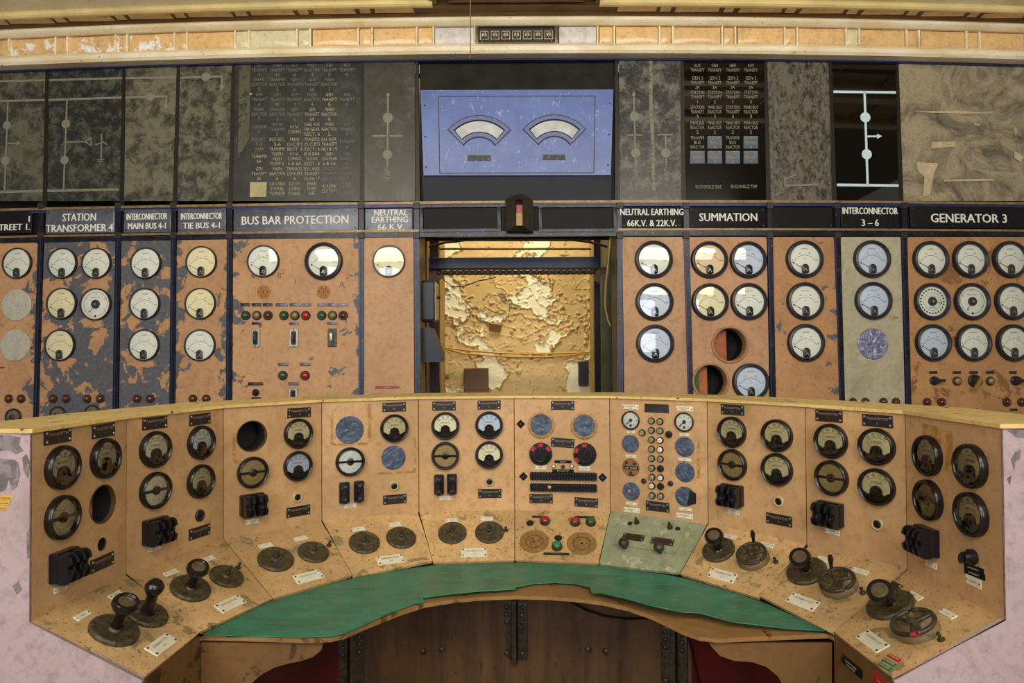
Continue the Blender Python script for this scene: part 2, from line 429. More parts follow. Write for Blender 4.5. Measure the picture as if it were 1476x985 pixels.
# tiles: wide and narrow in turn, symmetric about the vent
tile_mats = [peel_paint('peach_glazed_tile', 'eac388', 'd2a876', 0.3, dirt=0.14, scale=3, seed=11, rough=0.22),
             peel_paint('flaked_glazed_tile', 'eac388', 'f2ecea', 0.47, dirt=0.14, scale=11, seed=14, rough=0.22),
             peel_paint('bleached_glazed_tile', 'dfd6b0', 'e0b884', 0.4, dirt=0.14, scale=5, seed=12, rough=0.25),
             peel_paint('white_speckled_tile', 'd8d5d0', '8a7c70', 0.33, dirt=0.1, scale=40, seed=13, rough=0.35)]
TIL = [(0, 13, 0), (15, 80, 1), (82, 97, 0), (100, 166, 1), (169, 183, 1), (187, 251, 1), (254, 269, 0), (271, 338, 0), (340, 358, 2), (361, 427, 2), (431, 446, 2), (451, 515, 0), (519, 535, 0), (539, 599, 0), (603, 623, 0),
       (627, 683, 3), (806, 859, 3), (864, 883, 0), (888, 948, 0), (951, 967, 0), (971, 1038, 0), (1043, 1057, 0), (1063, 1128, 0), (1131, 1146, 0), (1151, 1216, 0), (1220, 1235, 2), (1240, 1303, 0), (1306, 1321, 0), (1327, 1389, 0), (1394, 1408, 0), (1413, 1474, 0)]
def on_arc_y(px, py, off):     # ray meets the upright arc surface at this offset
    d = ray(px, py); t = WD
    for _ in range(10):
        p = EYE + d * t; t += (WD + WK * p.x * p.x - off - p.y) / d.y
    return EYE + d * t
for a, b2, k in TIL:
    xa, xb = on_arc_y(a, 50, .004).x, on_arc_y(b2, 50, .004).x
    q = MB(); n = 4; z0, z1 = z63 + .006, z37 - .006; rings = []
    for i in range(n + 1):
        x = xa + (xb - xa) * i / n; y = WD + WK * x * x
        e = .012 if 0 < i < n else 0.004
        rings.append([(x, y - .004, z0), (x, y - .004 - e * .6, z0 + .01), (x, y - .004 - e, (z0 + z1) / 2), (x, y - .004 - e * .6, z1 - .01), (x, y - .004, z1), (x, y + .01, z1), (x, y + .01, z0)])
    q.rings(rings, True, True)
    structure('trim_%d' % NTRIM, q.mesh('cornice_tile', tile_mats[k], 60)); NTRIM += 1
    # the rib at the tile's edge
    r = MB(); x = on_arc_y(b2 + 2, 50, .004).x; y = WD + WK * x * x
    r.box(x, y - .008, (z0 + z1) / 2, .013, .03, z1 - z0 + .012, .003)
    structure('trim_%d' % NTRIM, r.mesh('tile_rib', gold, 40)); NTRIM += 1
    # the same rhythm on the soffit
    if not 600 < (a + b2) / 2 < 880:
        s = MB(); w = (xb - xa) * .93; cx = (xa + xb) / 2 * .985; yy = WD + WK * cx * cx
        o0, zz0, o1, zz1 = .066, zz(16.3, .066) - .002, .116, zz(9.3, .116) - .002
        s.rings([[(cx - w / 2, yy - o0, zz0), (cx + w / 2, yy - o0, zz0), (cx + w / 2 * .96, yy - o1, zz1), (cx - w / 2 * .96, yy - o1, zz1)],
                 [(cx - w / 2, yy - o0, zz0 + .012), (cx + w / 2, yy - o0, zz0 + .012), (cx + w / 2 * .96, yy - o1, zz1 + .012), (cx - w / 2 * .96, yy - o1, zz1 + .012)]], True, True)
        structure('trim_%d' % NTRIM, s.mesh('soffit_tile', tile_mats[0], 30)); NTRIM += 1
# coffer over the middle
cf = MB()
xa, xb = -.47, .55
zk = zs1 + .03
cf.box((xa + xb) / 2, WD - .36, zk + .02, xb - xa, .5, .04)
structure('trim_%d' % NTRIM, cf.mesh('coffer', plain('umber_coffer', '7a5c30', 0.45, 0.1, var=0.2, scale=4), 30)); NTRIM += 1
for (x0, x1, o0, o1) in ((xa - .05, xa, .1, .60), (xb, xb + .05, .1, .60), (xa, xb, .105, .125), (xa + .07, xb - .07, .15, .157), (xa + .07, xa + .077, .15, .55), (xb - .077, xb - .07, .15, .55)):
    r = MB(); r.box((x0 + x1) / 2, WD - (o0 + o1) / 2, zk - .008, x1 - x0, o1 - o0, .03, .004)
    structure('trim_%d' % NTRIM, r.mesh('coffer_rib', dgold, 30)); NTRIM += 1
# ceiling, far wall and side walls of the hall behind the photographer (seen in the clean black glass)
for k, (y0, y1, z, mt) in enumerate(((2.84, 4.1, 4.45, plain('gold_ceiling', 'a89258', 0.6, var=0.15, scale=2)), (2.74, 2.84, 4.40, plain('pale_beam', 'c8b98c', .5)), (2.62, 2.74, 4.45, plain('dark_groove', '1c1710', .6)), (2.50, 2.62, 4.41, MATS['pale_beam']),
        (2.04, 2.50, 4.45, plain('ochre_ceiling', '94753a', .55, var=.15, scale=2)), (1.92, 2.04, 4.40, MATS['pale_beam']), (-3.2, 1.92, 4.47, plain('dark_ceiling', '3a3024', .6, var=.15, scale=2)))):
    cl = MB(); cl.box(0, (y0 + y1) / 2, z + .05, 12, y1 - y0, .1); structure('ceiling' if k == 0 else 'ceiling_%d' % k, cl.mesh('ceiling', mt, 30))
for i in range(16):
    r = MB(); r.box(-4.5 + .6 * i, 3.45, 4.43, .035, 1.2, .03, .01); structure('trim_%d' % NTRIM, r.mesh('ceiling_rib', plain('brown_rib', '3a2e1c', 0.5), 30)); NTRIM += 1
    r = MB(); r.box(-4.3 + .6 * i, 2.27, 4.43, .08 if i % 3 else .3, .4, .03, .01); structure('trim_%d' % NTRIM, r.mesh('ceiling_rib', MATS['brown_rib'], 30)); NTRIM += 1
for y in (3.1, 3.4):
    r = MB(); r.box(0, y, 4.43, 9.5, .03, .03, .01); structure('trim_%d' % NTRIM, r.mesh('ceiling_rib', MATS['brown_rib'], 30)); NTRIM += 1
bw = MB(); bw.box(0, -3.05, 1.2, 12, .1, 2.4); structure('wall_back', bw.mesh('wall_back', plain('dark_far_wall', '29221b', 0.6, var=0.2), 30))
for z0, z1, y, nm, mt in ((2.4, 2.55, -2.95, 'a', olive), (2.55, 2.9, -3.0, 'b', plain('ochre_frieze', '8a6a34', 0.5, var=.2)), (2.9, 3.05, -2.93, 'c', olive), (3.05, 3.3, -3.0, 'd', plain('dark_frieze', '2b2216', 0.6)), (3.3, 3.42, -2.92, 'e', gold), (3.42, 4.4, -3.02, 'f', plain('cream_upper_wall', '8a7a52', 0.6, var=.1, scale=1.5))):
    r = MB(); r.box(0, y - .05, (z0 + z1) / 2, 12, .1, z1 - z0, .02); structure('trim_%d' % NTRIM, r.mesh('far_frieze', mt, 30)); NTRIM += 1
for i in range(16):
    r = MB(); r.box(-4.4 + .6 * i, -2.97, 2.725, .05, .06, .35, .01); structure('trim_%d' % NTRIM, r.mesh('far_rib', MATS['dark_frieze'], 30)); NTRIM += 1

# ================================================================== the control desk
JB = [(45, 896), (182, 828), (322, 778), (464, 751), (604, 738), (742, 735.5), (880, 738), (1021, 755), (1163, 785), (1308, 822), (1447, 893)]
FP = [(205, 978), (288, 912), (393, 862), (508, 830), (624, 811), (742, 808), (863, 812), (980, 828), (1095, 862), (1202, 911), (1288, 978)]
ZP, ZS, ZD = .95, .80, 1.443
J = [on_z(x, y, ZP) for x, y in JB]; FE = [on_z(x, y, ZS) for x, y in FP]
DN = []                                       # outward (to the operator) normal of each upright face
for i in range(10):
    d = J[i + 1] - J[i]; n = Vector((d.y, -d.x, 0)).normalized(); DN.append(n)
def outset(pts, w):                           # offset polyline away from the operator
    out = []
    for i, p in enumerate(pts):
        if i == 0: n = DN[0]; k = 1
        elif i == 10: n = DN[9]; k = 1
        else: n = (DN[i - 1] + DN[i]).normalized(); k = 1 / max(.5, n.dot(DN[i]))
        out.append(p - n * w * k)
    return out
desk = bpy.data.objects.new('control_desk', None); COL.objects.link(desk); desk.location = (0, 2.3, 0)
tag(desk, 'large curved tan control desk with ten upright instrument faces round a green top', 'control desk')
DI = Matrix.Translation((0, -2.3, 0))
def dpart(name, me, label=None):
    o = bpy.data.objects.new(name, me); COL.objects.link(o); o.parent = desk; o.location = (0, -2.3, 0)
    if label: o['label'] = label
    return o
def desk_plane(i): return J[i], DN[i]
def on_desk(i, px, py, off=0.0): return on_plane(px, py, J[i], DN[i]) + DN[i] * off
def desk_frame(i, px, py, off=0.0): return frame(on_desk(i, px, py, off), J[i + 1] - J[i], DN[i])
SN = []
for i in range(10):
    a = ((J[i + 1] + FE[i + 1]) - (J[i] + FE[i])) ; b = (J[i] + J[i + 1]) - (FE[i] + FE[i + 1])
    n = a.cross(b).normalized(); SN.append(n if n.z > 0 else -n)
SC_ = [(J[i] + J[i + 1] + FE[i] + FE[i + 1]) / 4 for i in range(10)]
def on_shelf(i, px, py, off=0.0): return on_plane(px, py, SC_[i], SN[i]) + SN[i] * off
def shelf_frame(i, px, py, off=0.0): return frame(on_shelf(i, px, py, off), (J[i + 1] + FE[i + 1]) - (J[i] + FE[i]), SN[i])
up = Vector((0, 0, 1))
DH = {}      # holes per panel (px, py, radius m)
DH[0] = [(148, 727, .056), (147, 785, .019)]; DH[2] = [(363, 629, .058)]
DH[3] = [(504, 620, .058), (567, 660, .052)]
g = .0015
for i in range(10):
    a, b = J[i], J[i + 1]; t = (b - a).normalized() * g
    dz = Vector((0, 0, .02)); cs = [a + t - dz, b - t - dz, Vector((b.x, b.y, ZD)) - t, Vector((a.x, a.y, ZD)) + t]
    hs = [(on_desk(i, x, y), r) for x, y, r in DH.get(i, [])]
    dpart('instrument_face', slab(cs, -DN[i] * .012, M_['desk'], 'instrument_face', hs))
    s = SN[i]
    m0, m1 = J[i] , J[i + 1]
    t2 = (FE[i + 1] - FE[i]).normalized() * g
    cs = [FE[i] + t2, FE[i + 1] - t2, m1 - t, m0 + t]
    cs = [Vector((v.x, v.y, v.z - (v - SC_[i]).dot(s) / s.z)) for v in cs]
    dpart('sloping_shelf', slab(cs, -s * .012, M_['shelfgreen'] if i == 6 else M_['shelf'], 'sloping_shelf'), 'grey-green painted sloping shelf' if i == 6 else None)
# seams between the faces
sm = MB()
for i in range(11):
    n = DN[min(i, 9)] if i in (0, 10) else (DN[i - 1] + DN[i]).normalized()
    p = J[i] - n * .008
    if i in (0, 10): continue
    sm = MB(); sm.tube([p, Vector((p.x, p.y, ZD))], .006, 6); q = FE[i]; dpart('seam_strip', sm.mesh('seam_strip', M_['void'], 30))
    sm = MB(); sm.tube([p - up * .002, q - up * .008 + n * -.004], .006, 6); dpart('shelf_seam', sm.mesh('shelf_seam', M_['void'], 30))

# top cap with its worn yellow edge
OUT = outset(J, .25); LIP = outset(J, -.010)
def ringpoly(inner, outer, z): return [Vector((p.x, p.y, z)) for p in inner], [Vector((p.x, p.y, z)) for p in outer]
b = MB(); rings = []
OO = list(OUT); LI = list(LIP)
OO[0] += Vector((0, -.012, 0)); LI[0] += Vector((0, -.012, 0)); OO[10] += Vector((0, -.012, 0)); LI[10] += Vector((0, -.012, 0))
for p, q in zip(LI, OO):
    rings.append([Vector((p.x, p.y, ZD + .001)), Vector((p.x, p.y, ZD + .009)), Vector((p.x, p.y, ZD + .012)), Vector((q.x, q.y, ZD + .012)), Vector((q.x, q.y, ZD + .001))])
b.rings(rings, True, True); dpart('top_cap', b.mesh('top_cap', M_['desktop'], 30))
# outer shell and the end plates
O2 = outset(J, .24); b = MB(); rings = [[Vector((p.x, p.y, 0)), Vector((p.x, p.y, ZD))] for p in O2]
b.rings(rings, closed=False); dpart('outer_casing', b.mesh('outer_casing', M_['lilac'], 30))
for k, (ji, lab) in enumerate(((0, 'lilac end plate, scuffed'), (10, 'lilac end plate'))):
    yj = min(J[ji].y, FE[ji].y) - .002
    def P(v, z=None): return Vector((v.x, yj, v.z if z is None else z))
    f0 = FE[ji]
    cs = [P(O2[ji], 0), P(O2[ji], ZD), P(J[ji], ZD), P(J[ji], ZP), P(f0, ZS), P(f0, 0)]
    if ji == 0: cs = cs[::-1]
    b = MB(); b.rings([cs, [c + Vector((0, .012, 0)) for c in cs]], True, True)
    dpart('end_plate', b.mesh('end_plate', M_['lilac'], 20))
# bare undercoat patches on the end plates
for ji, polys in ((0, ([(-6, 628), (12, 627), (29, 631), (27, 641), (33, 650), (22, 655), (14, 648), (-6, 652)], [(-6, 661), (20, 663), (26, 668), (29, 684), (24, 702), (17, 707), (12, 690), (8, 706), (-6, 712)], [(32, 660), (38, 655), (43, 668), (40, 690), (34, 678)], [(38, 770), (43, 762), (44, 800), (39, 806)], [(18, 845), (26, 838), (31, 850), (24, 858)])), (10, ([(1452, 620), (1480, 618), (1480, 632), (1466, 630), (1460, 626)], [(1458, 662), (1464, 652), (1472, 648), (1470, 662), (1464, 666), (1462, 678)], [(1452, 690), (1458, 686), (1456, 700)]))):
    yj = min(J[ji].y, FE[ji].y) - .0035
    for pl in polys:
        b = MB(); q = [on_y(x, y, yj) for x, y in pl]; b.rings([q, [v + Vector((0, .003, 0)) for v in q]], True, True)
        dpart('bare_patch', b.mesh('bare_patch', peel_paint('bare_undercoat', '8f8486', '6f6468', .5, dirt=.2, scale=30, seed=91), 20), 'grey bare patch in the lilac paint')
# dark worn steel angle along the end edges
for ji in (0, 10):
    s = 1 if ji == 0 else -1
    b = MB(); y0 = min(J[ji].y, FE[ji].y) - .004
    b.tube([Vector((J[ji].x, y0, ZD)), Vector((J[ji].x, y0, ZP)), Vector((FE[ji].x, y0, ZS))], .0022, 6)
    dpart('edge_strip', b.mesh('edge_strip', plain('chipped_dark_edge', '6b523c', .5, var=.4, scale=60), 30))
# pedestal fronts under the end shelves
for i, sgn in ((0, 1), (9, -1)):
    a, c = FE[i], FE[i + 1]
    cs = [Vector((a.x, a.y, 0)), Vector((c.x, c.y, 0)), Vector((c.x, c.y, ZS - .012)), Vector((a.x, a.y, ZS - .012))]
    n = (cs[1] - cs[0]).cross(cs[3] - cs[0]).normalized()
    dpart('pedestal_front', slab(cs, -n * .015, M_['pedestal'], 'pedestal_front'))
# table board and its curling green lino
ZT_ = .785
def tb(pts, z): return [on_z(x, y, z) for x, y in pts]
back = [FE[i] for i in range(1, 10)]
back = [Vector((p.x, p.y, ZT_)) for p in back]
wf = [(1202, 914), (1100, 918), (1035, 921), (1008, 918), (985, 910), (965, 900), (940, 888), (905, 876), (870, 868), (830, 863), (790, 860), (742, 859), (690, 861), (650, 865), (612, 871), (575, 883), (545, 895), (520, 905), (498, 915), (478, 920), (440, 921), (360, 919), (289, 917)]
b = MB(); fr = tb(wf, ZT_); rings = []
for k, p in enumerate(fr):
    t = (1 - k / (len(fr) - 1)) * 8; i = min(int(t), 7); q = back[i].lerp(back[i + 1], t - i); e = up * .013
    rings.append([q, p, p - e, q - e])
b.rings(rings, True, True); dpart('table_board', b.mesh('table_board', M_['board'], 20))
lf = [(1203, 910, 0), (1130, 905, .008), (1055, 896, .014), (1008, 883, .018), (982, 882, .02), (940, 873, .022), (900, 862, .02), (868, 855, .014), (853, 854, .010), (850, 846, .006), (828, 841, .004), (800, 839.5, .003), (770, 841, .003), (745, 846, .004), (742, 849, .006), (690, 852, .008), (640, 857, .006), (604, 862, .003), (613, 866, .0), (590, 873, 0), (560, 884, 0), (525, 901, 0), (500, 911, 0), (478, 917, 0), (430, 918, 0), (360, 917, 0), (289, 914, 0)]
front = [on_z(x, y, ZT_ + .006 + 1.6 * l) for x, y, l in lf]
bk = [p + up * .006 for p in back]
b = MB()
def lerp_back(t):
    t = t * (len(bk) - 1); i = min(int(t), len(bk) - 2); return bk[i].lerp(bk[i + 1], t - i)
# parametrise: each front point is joined to the nearest point of the back edge
best = []; last = 1.0
for p in front:
    c = min(((lerp_back(k / 200) - p).length, k / 200) for k in range(201) if k / 200 <= last + 1e-9); last = c[1]; best.append(last)
best = [1 - i / (len(front) - 1) for i in range(len(front))]
rings = []
ROWS = 7
for p, t in zip(front, best):
    q = lerp_back(t); row = []
    for r in range(ROWS + 1):
        u = r / ROWS; v = q.lerp(p, u); z0 = ZT_ + .006; v.z = z0 + (p.z - z0) * max(0, (u - .45) / .55) ** 2; row.append(v)
    rings.append(row)
b.rings(rings, closed=False)
fl_ = list(b.f); n0 = len(b.v)
b.v += [v - up * .0035 for v in b.v]
b.f += [tuple(reversed([k + n0 for k in f])) for f in fl_]; b.mi += [0] * len(fl_)
NR = ROWS + 1
for i in range(len(front) - 1):
    a, c = i * NR + ROWS, (i + 1) * NR + ROWS; b.f.append((a, c, c + n0, a + n0)); b.mi.append(0)
dpart('lino_top', b.mesh('lino_top', M_['green'], 40), 'worn green lino top, curling at the right')
# scalloped aprons
for pts in ([(289, 921), (466, 923), (463, 938), (452, 947), (436, 953), (415, 957), (395, 963), (378, 972), (365, 983), (352, 1003), (342, 1040), (289, 1040)],
            [(1199, 917), (1022, 922), (1026, 933), (1038, 946), (1058, 953), (1085, 955), (1105, 962), (1122, 976), (1134, 1000), (1140, 1040), (1199, 1040)]):
    left = pts[0][0] < 700
    yy = FE[1].y + .012 if left else FE[9].y + .012
    vs = [on_y(x, y, yy) for x, y in pts]
    for v in vs: v.z = min(v.z, ZT_ - .022)
    if left: vs = vs[::-1]
    b = MB(); b.rings([vs, [v + Vector((0, .014, 0)) for v in vs]], True, True); dpart('apron', b.mesh('apron', M_['pedestal'], 20))
# kneehole lining
KB = [FE[i] * 1.0 for i in range(1, 10)]
for i, p in enumerate(KB):
    n = (DN[i] + DN[min(i + 1, 9)]).normalized(); KB[i] = p - n * .09
def lining(idx, mat, nm):
    b = MB(); b.rings([[Vector((KB[k].x, KB[k].y, 0)), Vector((KB[k].x, KB[k].y, ZT_ - .02))] for k in idx], closed=False)
    dpart(nm, b.mesh(nm, mat, 20))
lining([0, 1, 2], M_['redpaint'], 'red_lining'); lining([6, 7, 8], M_['redpaint'], 'red_lining'); lining(list(range(2, 7)), M_['knee'], 'knee_board')
# board joints and bolt heads
b = MB()
for px in (624, 861):
    k = on_plane(px, 930, KB[4], Vector((0, -1, 0))); b.box(k.x, KB[4].y - .004 + (.03 if px < 700 else .04) * 0, .4, .004, .004, .74)
dpart('board_joint', b.mesh('board_joint', M_['void'], 30))
def knee_pt(px, py):
    best = None
    for k in range(8):
        a, c = KB[k], KB[k + 1]; d = c - a; n = Vector((d.y, -d.x, 0)).normalized(); p = on_plane(px, py, a, n)
        t = (p - a).dot(d) / d.dot(d)
        if -.02 <= t <= 1.02 and depth(p) > 0 and (best is None or depth(p) > depth(best[0])): best = (p, d, n)
    return best
for px, py in ((610, 939), (637, 936), (848, 936), (873, 939)):
    p, d, n = knee_pt(px, py); b = MB(); b.lathe([(.013, 0), (.013, .006), (.008, .01), (0.0001, .011)], 12)
    o = dpart('bolt_head', b.mesh('bolt_head', M_['iron'], 40, M=frame(p, d, n)))
for px, ytop in ((742, 868), (505, 912), (972, 905)):
    p, d, n = knee_pt(px, 930); Mx = frame(p, d, n)
    zt = knee_pt(px, ytop)[0].z; h = .24; cz = zt - p.z - h / 2
    b = MB(); b.box(0, -.016, cz, .022, .03, h + .03, .003)
    for s in (-1, 1): b.box(s * .033, -.004, cz, .040, .008, h, .003)
    for s in (-1, 1):
        for zz in (cz + h / 2 - .02, cz + h / 2 - .05, cz + h / 2 - .08, cz - h / 2 + .03): b.lathe([(.010, .008), (.010, .016), (.006, .019), (.0001, .019)], 8, c=(s * .033, 0, zz))
    dpart('bracket', b.mesh('bracket', M_['iron'], 40, M=Mx))
kc = [knee_pt(x, y)[0] + knee_pt(x, y)[2] * .012 for x, y in ((822, 866), (845, 878), (872, 887), (905, 891), (935, 890))]
b = MB(); b.tube(kc, .005, 6); dpart('loose_cable', b.mesh('loose_cable', M_['blackcable'], 60))
kc = [knee_pt(x, y)[0] + knee_pt(x, y)[2] * .014 for x, y in ((993, 915), (1003, 950), (1010, 985))]
b = MB(); b.tube(kc, .004, 6); dpart('loose_cable', b.mesh('loose_cable', M_['blackcable'], 60))
# ================================================================== switchboard bays
def quad_wall(xl0, xr0, y0, xl1, xr1, y1, off):
    return [on_wall(xl1, y1, off), on_wall(xr1, y1, off), on_wall(xr0, y0, off), on_wall(xl0, y0, off)]
def ext(xa, ya, xb, yb, y): return xa + (xb - xa) * (y - ya) / (yb - ya)
YB = 873
ORG, SLATE = 'c39468', '595b62'
LOW = [  # name, xl@345, xr@345, xl@570, xr@570, material, wording
    ('street', -58, 57, -66, 51, peel_paint('bay_paint_a', 'c89a70', SLATE, .40, .16, 8, .16, 21), 'Street 1'),
    ('st4', 64, 168, 57, 163, peel_paint('bay_paint_b', ORG, SLATE, .535, .05, 6, .16, 22), 'Station Transformer 4'),
    ('mb41', 175, 247, 172, 245, peel_paint('bay_paint_c', ORG, SLATE, .53, .03, 6.5, .16, 23), 'Main Bus 4-1'),
    ('tb41', 255, 327, 253, 326, peel_paint('bay_paint_d', ORG, SLATE, .40, .22, 9, .14, 24), 'Tie Bus 4-1'),
    ('bbp', 336, 517, 335, 517, peel_paint('bay_paint_e', 'c99a6c', SLATE, .345, .16, 8, .14, 25), 'Bus Bar Protection'),
    ('ne66', 525, 596, 525, 597, peel_paint('bay_paint_f', 'cb9c70', SLATE, .22, .0, 9, .14, 26), 'Neutral Earthing 66 K.V.'),
    ('ne22', 897, 985, 900, 992, peel_paint('bay_paint_g', 'c3966a', SLATE, .25, .0, 9, .16, 27, speck=.32), 'Neutral Earthing 66K.V. and 22K.V.'),
    ('sum', 992, 1105, 997, 1109, peel_paint('bay_paint_h', 'c8986f', SLATE, .24, .0, 9, .14, 28), 'Summation'),
    ('blank', 1113, 1202, 1117, 1210, peel_paint('bay_paint_i', 'c08e5e', SLATE, .385, .04, 9, .18, 29, speck=.33), 'blank-headed'),
    ('ic36', 1210, 1298, 1215, 1304, peel_paint('bay_paint_j', 'b9b195', 'a8834f', .30, .0, 9, .12, 30), 'Interconnector 3-6'),
    ('gen3', 1306, 1530, 1312, 1545, peel_paint('bay_paint_k', 'bb8c5a', '8a5f38', .40, .0, 5, .2, 31), 'Generator 3'),
]
BAYLAB = {
    'street': 'peach painted instrument bay under the Street 1 header, cut by the left frame edge',
    'st4': 'heavily flaked peach and slate bay under the Station Transformer 4 header',
    'mb41': 'narrow flaked peach and slate bay under the Main Bus 4-1 header',
    'tb41': 'narrow peach bay with flaked edges under the Tie Bus 4-1 header',
    'bbp': 'wide peach bay of coloured lamps and switches under the Bus Bar Protection header',
    'ne66': 'narrow clean peach bay with one meter under the Neutral Earthing 66 K.V. header',
    'ne22': 'peach bay with three black-rimmed meters under the Neutral Earthing 66K.V. and 22K.V. header',
    'sum': 'peach bay with two open round holes under the Summation header',
    'blank': 'chipped orange bay under the header plate that has no lettering',
    'ic36': 'pale grey-cream bay under the Interconnector 3-6 header',
    'gen3': 'wide stained brown-orange bay under the Generator 3 header',
}
HOLES = {'sum': [(1052, 497, 23.5), (1024, 550, 23.5)], 'ic36': [], 'street': []}
BACKV = Vector((0, .03, 0))
for nm, a, b2, c, d, mt, wd in LOW:
    e, f_ = ext(a, 345, c, 570, YB), ext(b2, 345, d, 570, YB)
    cs = quad_wall(a, b2, 342, e, f_, YB, 0.0)
    hs = [(on_wall(x, y), px_len(on_wall(x, y), r)) for x, y, r in HOLES.get(nm, [])]
    me = slab(cs, BACKV, mt, 'instrument_bay', hs)
    single('instrument_bay', Matrix.Identity(4), me, BAYLAB[nm], 'instrument bay')
# steel posts and rails: structure
def strip(p0, p1, w0, w1, off, th, mat, y_w=True):
    """strip on the wall between photo points, of pixel width w"""
    b = MB()
    if y_w:   # vertical strip
        A = [on_wall(p0[0] - w0 / 2, p0[1], off), on_wall(p0[0] + w0 / 2, p0[1], off)]; B = [on_wall(p1[0] - w1 / 2, p1[1], off), on_wall(p1[0] + w1 / 2, p1[1], off)]
        q = [A[0], A[1], B[1], B[0]]
    else:
        q = [on_wall(p0[0], p0[1] - w0 / 2, off), on_wall(p0[0], p0[1] + w0 / 2, off), on_wall(p1[0], p1[1] + w1 / 2, off), on_wall(p1[0], p1[1] - w1 / 2, off)]
    bk = Vector((0, th, 0)); b.rings([q, [v + bk for v in q]], True, True)
    return b.mesh('strip', mat, 20)
def add_trim(me):
    global NTRIM
    structure('trim_%d' % NTRIM, me); NTRIM += 1
SEPS = [(60.5, 54), (171.5, 167.5), (251, 249), (331.5, 330.5), (521, 521), (600.5, 602), (893, 894), (988.5, 994.5), (1109, 1113.5), (1206, 1212.5), (1302, 1308)]
SEPT = [(69, 65), (179.5, 176), (258, 252.5), (337, 332.5), (522.5, 522), (601, 602), (888.5, 889.5), (983, 985), (1103, 1108), (1196, 1202.5), (1292, 1299)]
for (xa, xb), (ta, tb_) in zip(SEPS, SEPT):
    add_trim(strip((xa, 296), (ext(xa, 345, xb, 570, YB), YB), 7.5, 8.5, .006, .03, M_['steel']))
    add_trim(strip((ext(xa, 345, xb, 570, 296) - 1.6, 338), (ext(xa, 345, xb, 570, YB) - 1.6, YB), 1.6, 1.8, .010, .02, M_['bluetrim_glint']))  # thin blue strip stands in for the highlight along each post
    add_trim(strip((ta, 82), (tb_, 300), 4.5, 6.5, .005, .03, plain('dark_post', '221f1a', .45, .3, var=.4)))
    # corner squares where rails cross
    for yy in (297, 340):
        P = on_wall(xa, yy + (5 if xa < 200 else 0) * 0, .016); MM = frame(P, Vector((1, 2 * WK * P.x, 0)), wall_n(P.x)); b = MB(); b.box(0, .01, 0, .045, .02, .045, .004)
        o = structure('trim_%d' % NTRIM, b.mesh('corner_plate', M_['blackmatt'], 20), MM); NTRIM += 1
def zrow(py): return on_wall(743, py).z
def rail(py0, py1, off0, off1, mat, x0=-4.4, x1=4.4):
    xs = [x0 + (x1 - x0) * i / 40 for i in range(41)]; b = MB(); za, zb = zrow(py1), zrow(py0)
    b.rings([[(x, wall_y(x, za) - off1, za), (x, wall_y(x, za) + .03, za), (x, wall_y(x, zb) + .03, zb), (x, wall_y(x, zb) - off1, zb)] for x in xs], True, True)
    add_trim(b.mesh('rail', mat, 20))
rail(290, 293.5, 0, .012, M_['rustband']); rail(293.5, 298, 0, .007, M_['bluetrim_glint'])
rail(330.5, 333.5, 0, .010, M_['rustband'], -4.4, on_wall(604, 335).x); rail(330.5, 333.5, 0, .010, M_['rustband'], on_wall(890, 335).x, 4.4)
rail(333.5, 341, 0, .008, M_['steel'])
rail(298, 333.5, 0, -.012, M_['blackplate'])
# header plates
HEAD = [  # xl,xr,yt,yb, lines [(text,x,y,height px)], black?, label
    (-60, 50, 305, 338, [('1', 44, 316, 9), ('N STREET 1.', 14, 328, 9.5)], 'blackplate', 'black header plate reading Street 1, cut off by the left frame edge'),
    (64, 168, 302, 337, [('STATION', 116, 313.5, 11.5), ('TRANSFORMER 4', 116, 329, 11)], 'slateplate', 'slate header plate with raised white words Station Transformer 4'),
    (178, 248, 302, 336, [('INTERCONNECTOR', 213, 312.5, 9.5), ('MAIN BUS 4-1', 213, 326, 9)], 'slateplate', 'slate header plate with white words Interconnector Main Bus 4-1'),
    (256, 327, 301, 336, [('INTERCONNECTOR', 291.5, 312, 9.5), ('TIE BUS 4-1', 291.5, 325.5, 9)], 'slateplate', 'slate header plate with white words Interconnector Tie Bus 4-1'),
    (336, 517, 301, 334, [('BUS BAR PROTECTION', 426, 317.5, 12.5)], 'slateplate', 'wide slate header plate with white words Bus Bar Protection'),
    (526, 595, 301, 333, [('NEUTRAL', 564, 307, 9), ('EARTHING', 562.5, 317, 9), ('66 K.V.', 564, 327.5, 9)], 'slateplate', 'slate header plate with three white lines Neutral Earthing 66 K.V.'),
    (895, 983, 299, 330, [('NEUTRAL EARTHING', 939, 306, 9.8), ('66K.V. & 22K.V.', 939, 322, 9.8)], 'blackplate', 'dark header plate with white words Neutral Earthing 66K.V. and 22K.V.'),
    (992, 1104, 299, 330, [('SUMMATION', 1049, 313.5, 12)], 'blackplate', 'dark header plate with the single white word Summation'),
    (1113, 1201, 299, 330, [], 'blackplate', 'dark header plate without lettering, right of the Summation plate'),
    (1210, 1297, 298, 330, [('INTERCONNECTOR', 1253, 304.5, 10), ('3 \u2013 6', 1253, 321.5, 10)], 'blackplate', 'dark header plate with white words Interconnector 3-6'),
    (1306, 1530, 298, 330, [('GENERATOR 3', 1395, 315, 13)], 'blackplate', 'wide dark header plate with white words Generator 3 at the far right'),
]
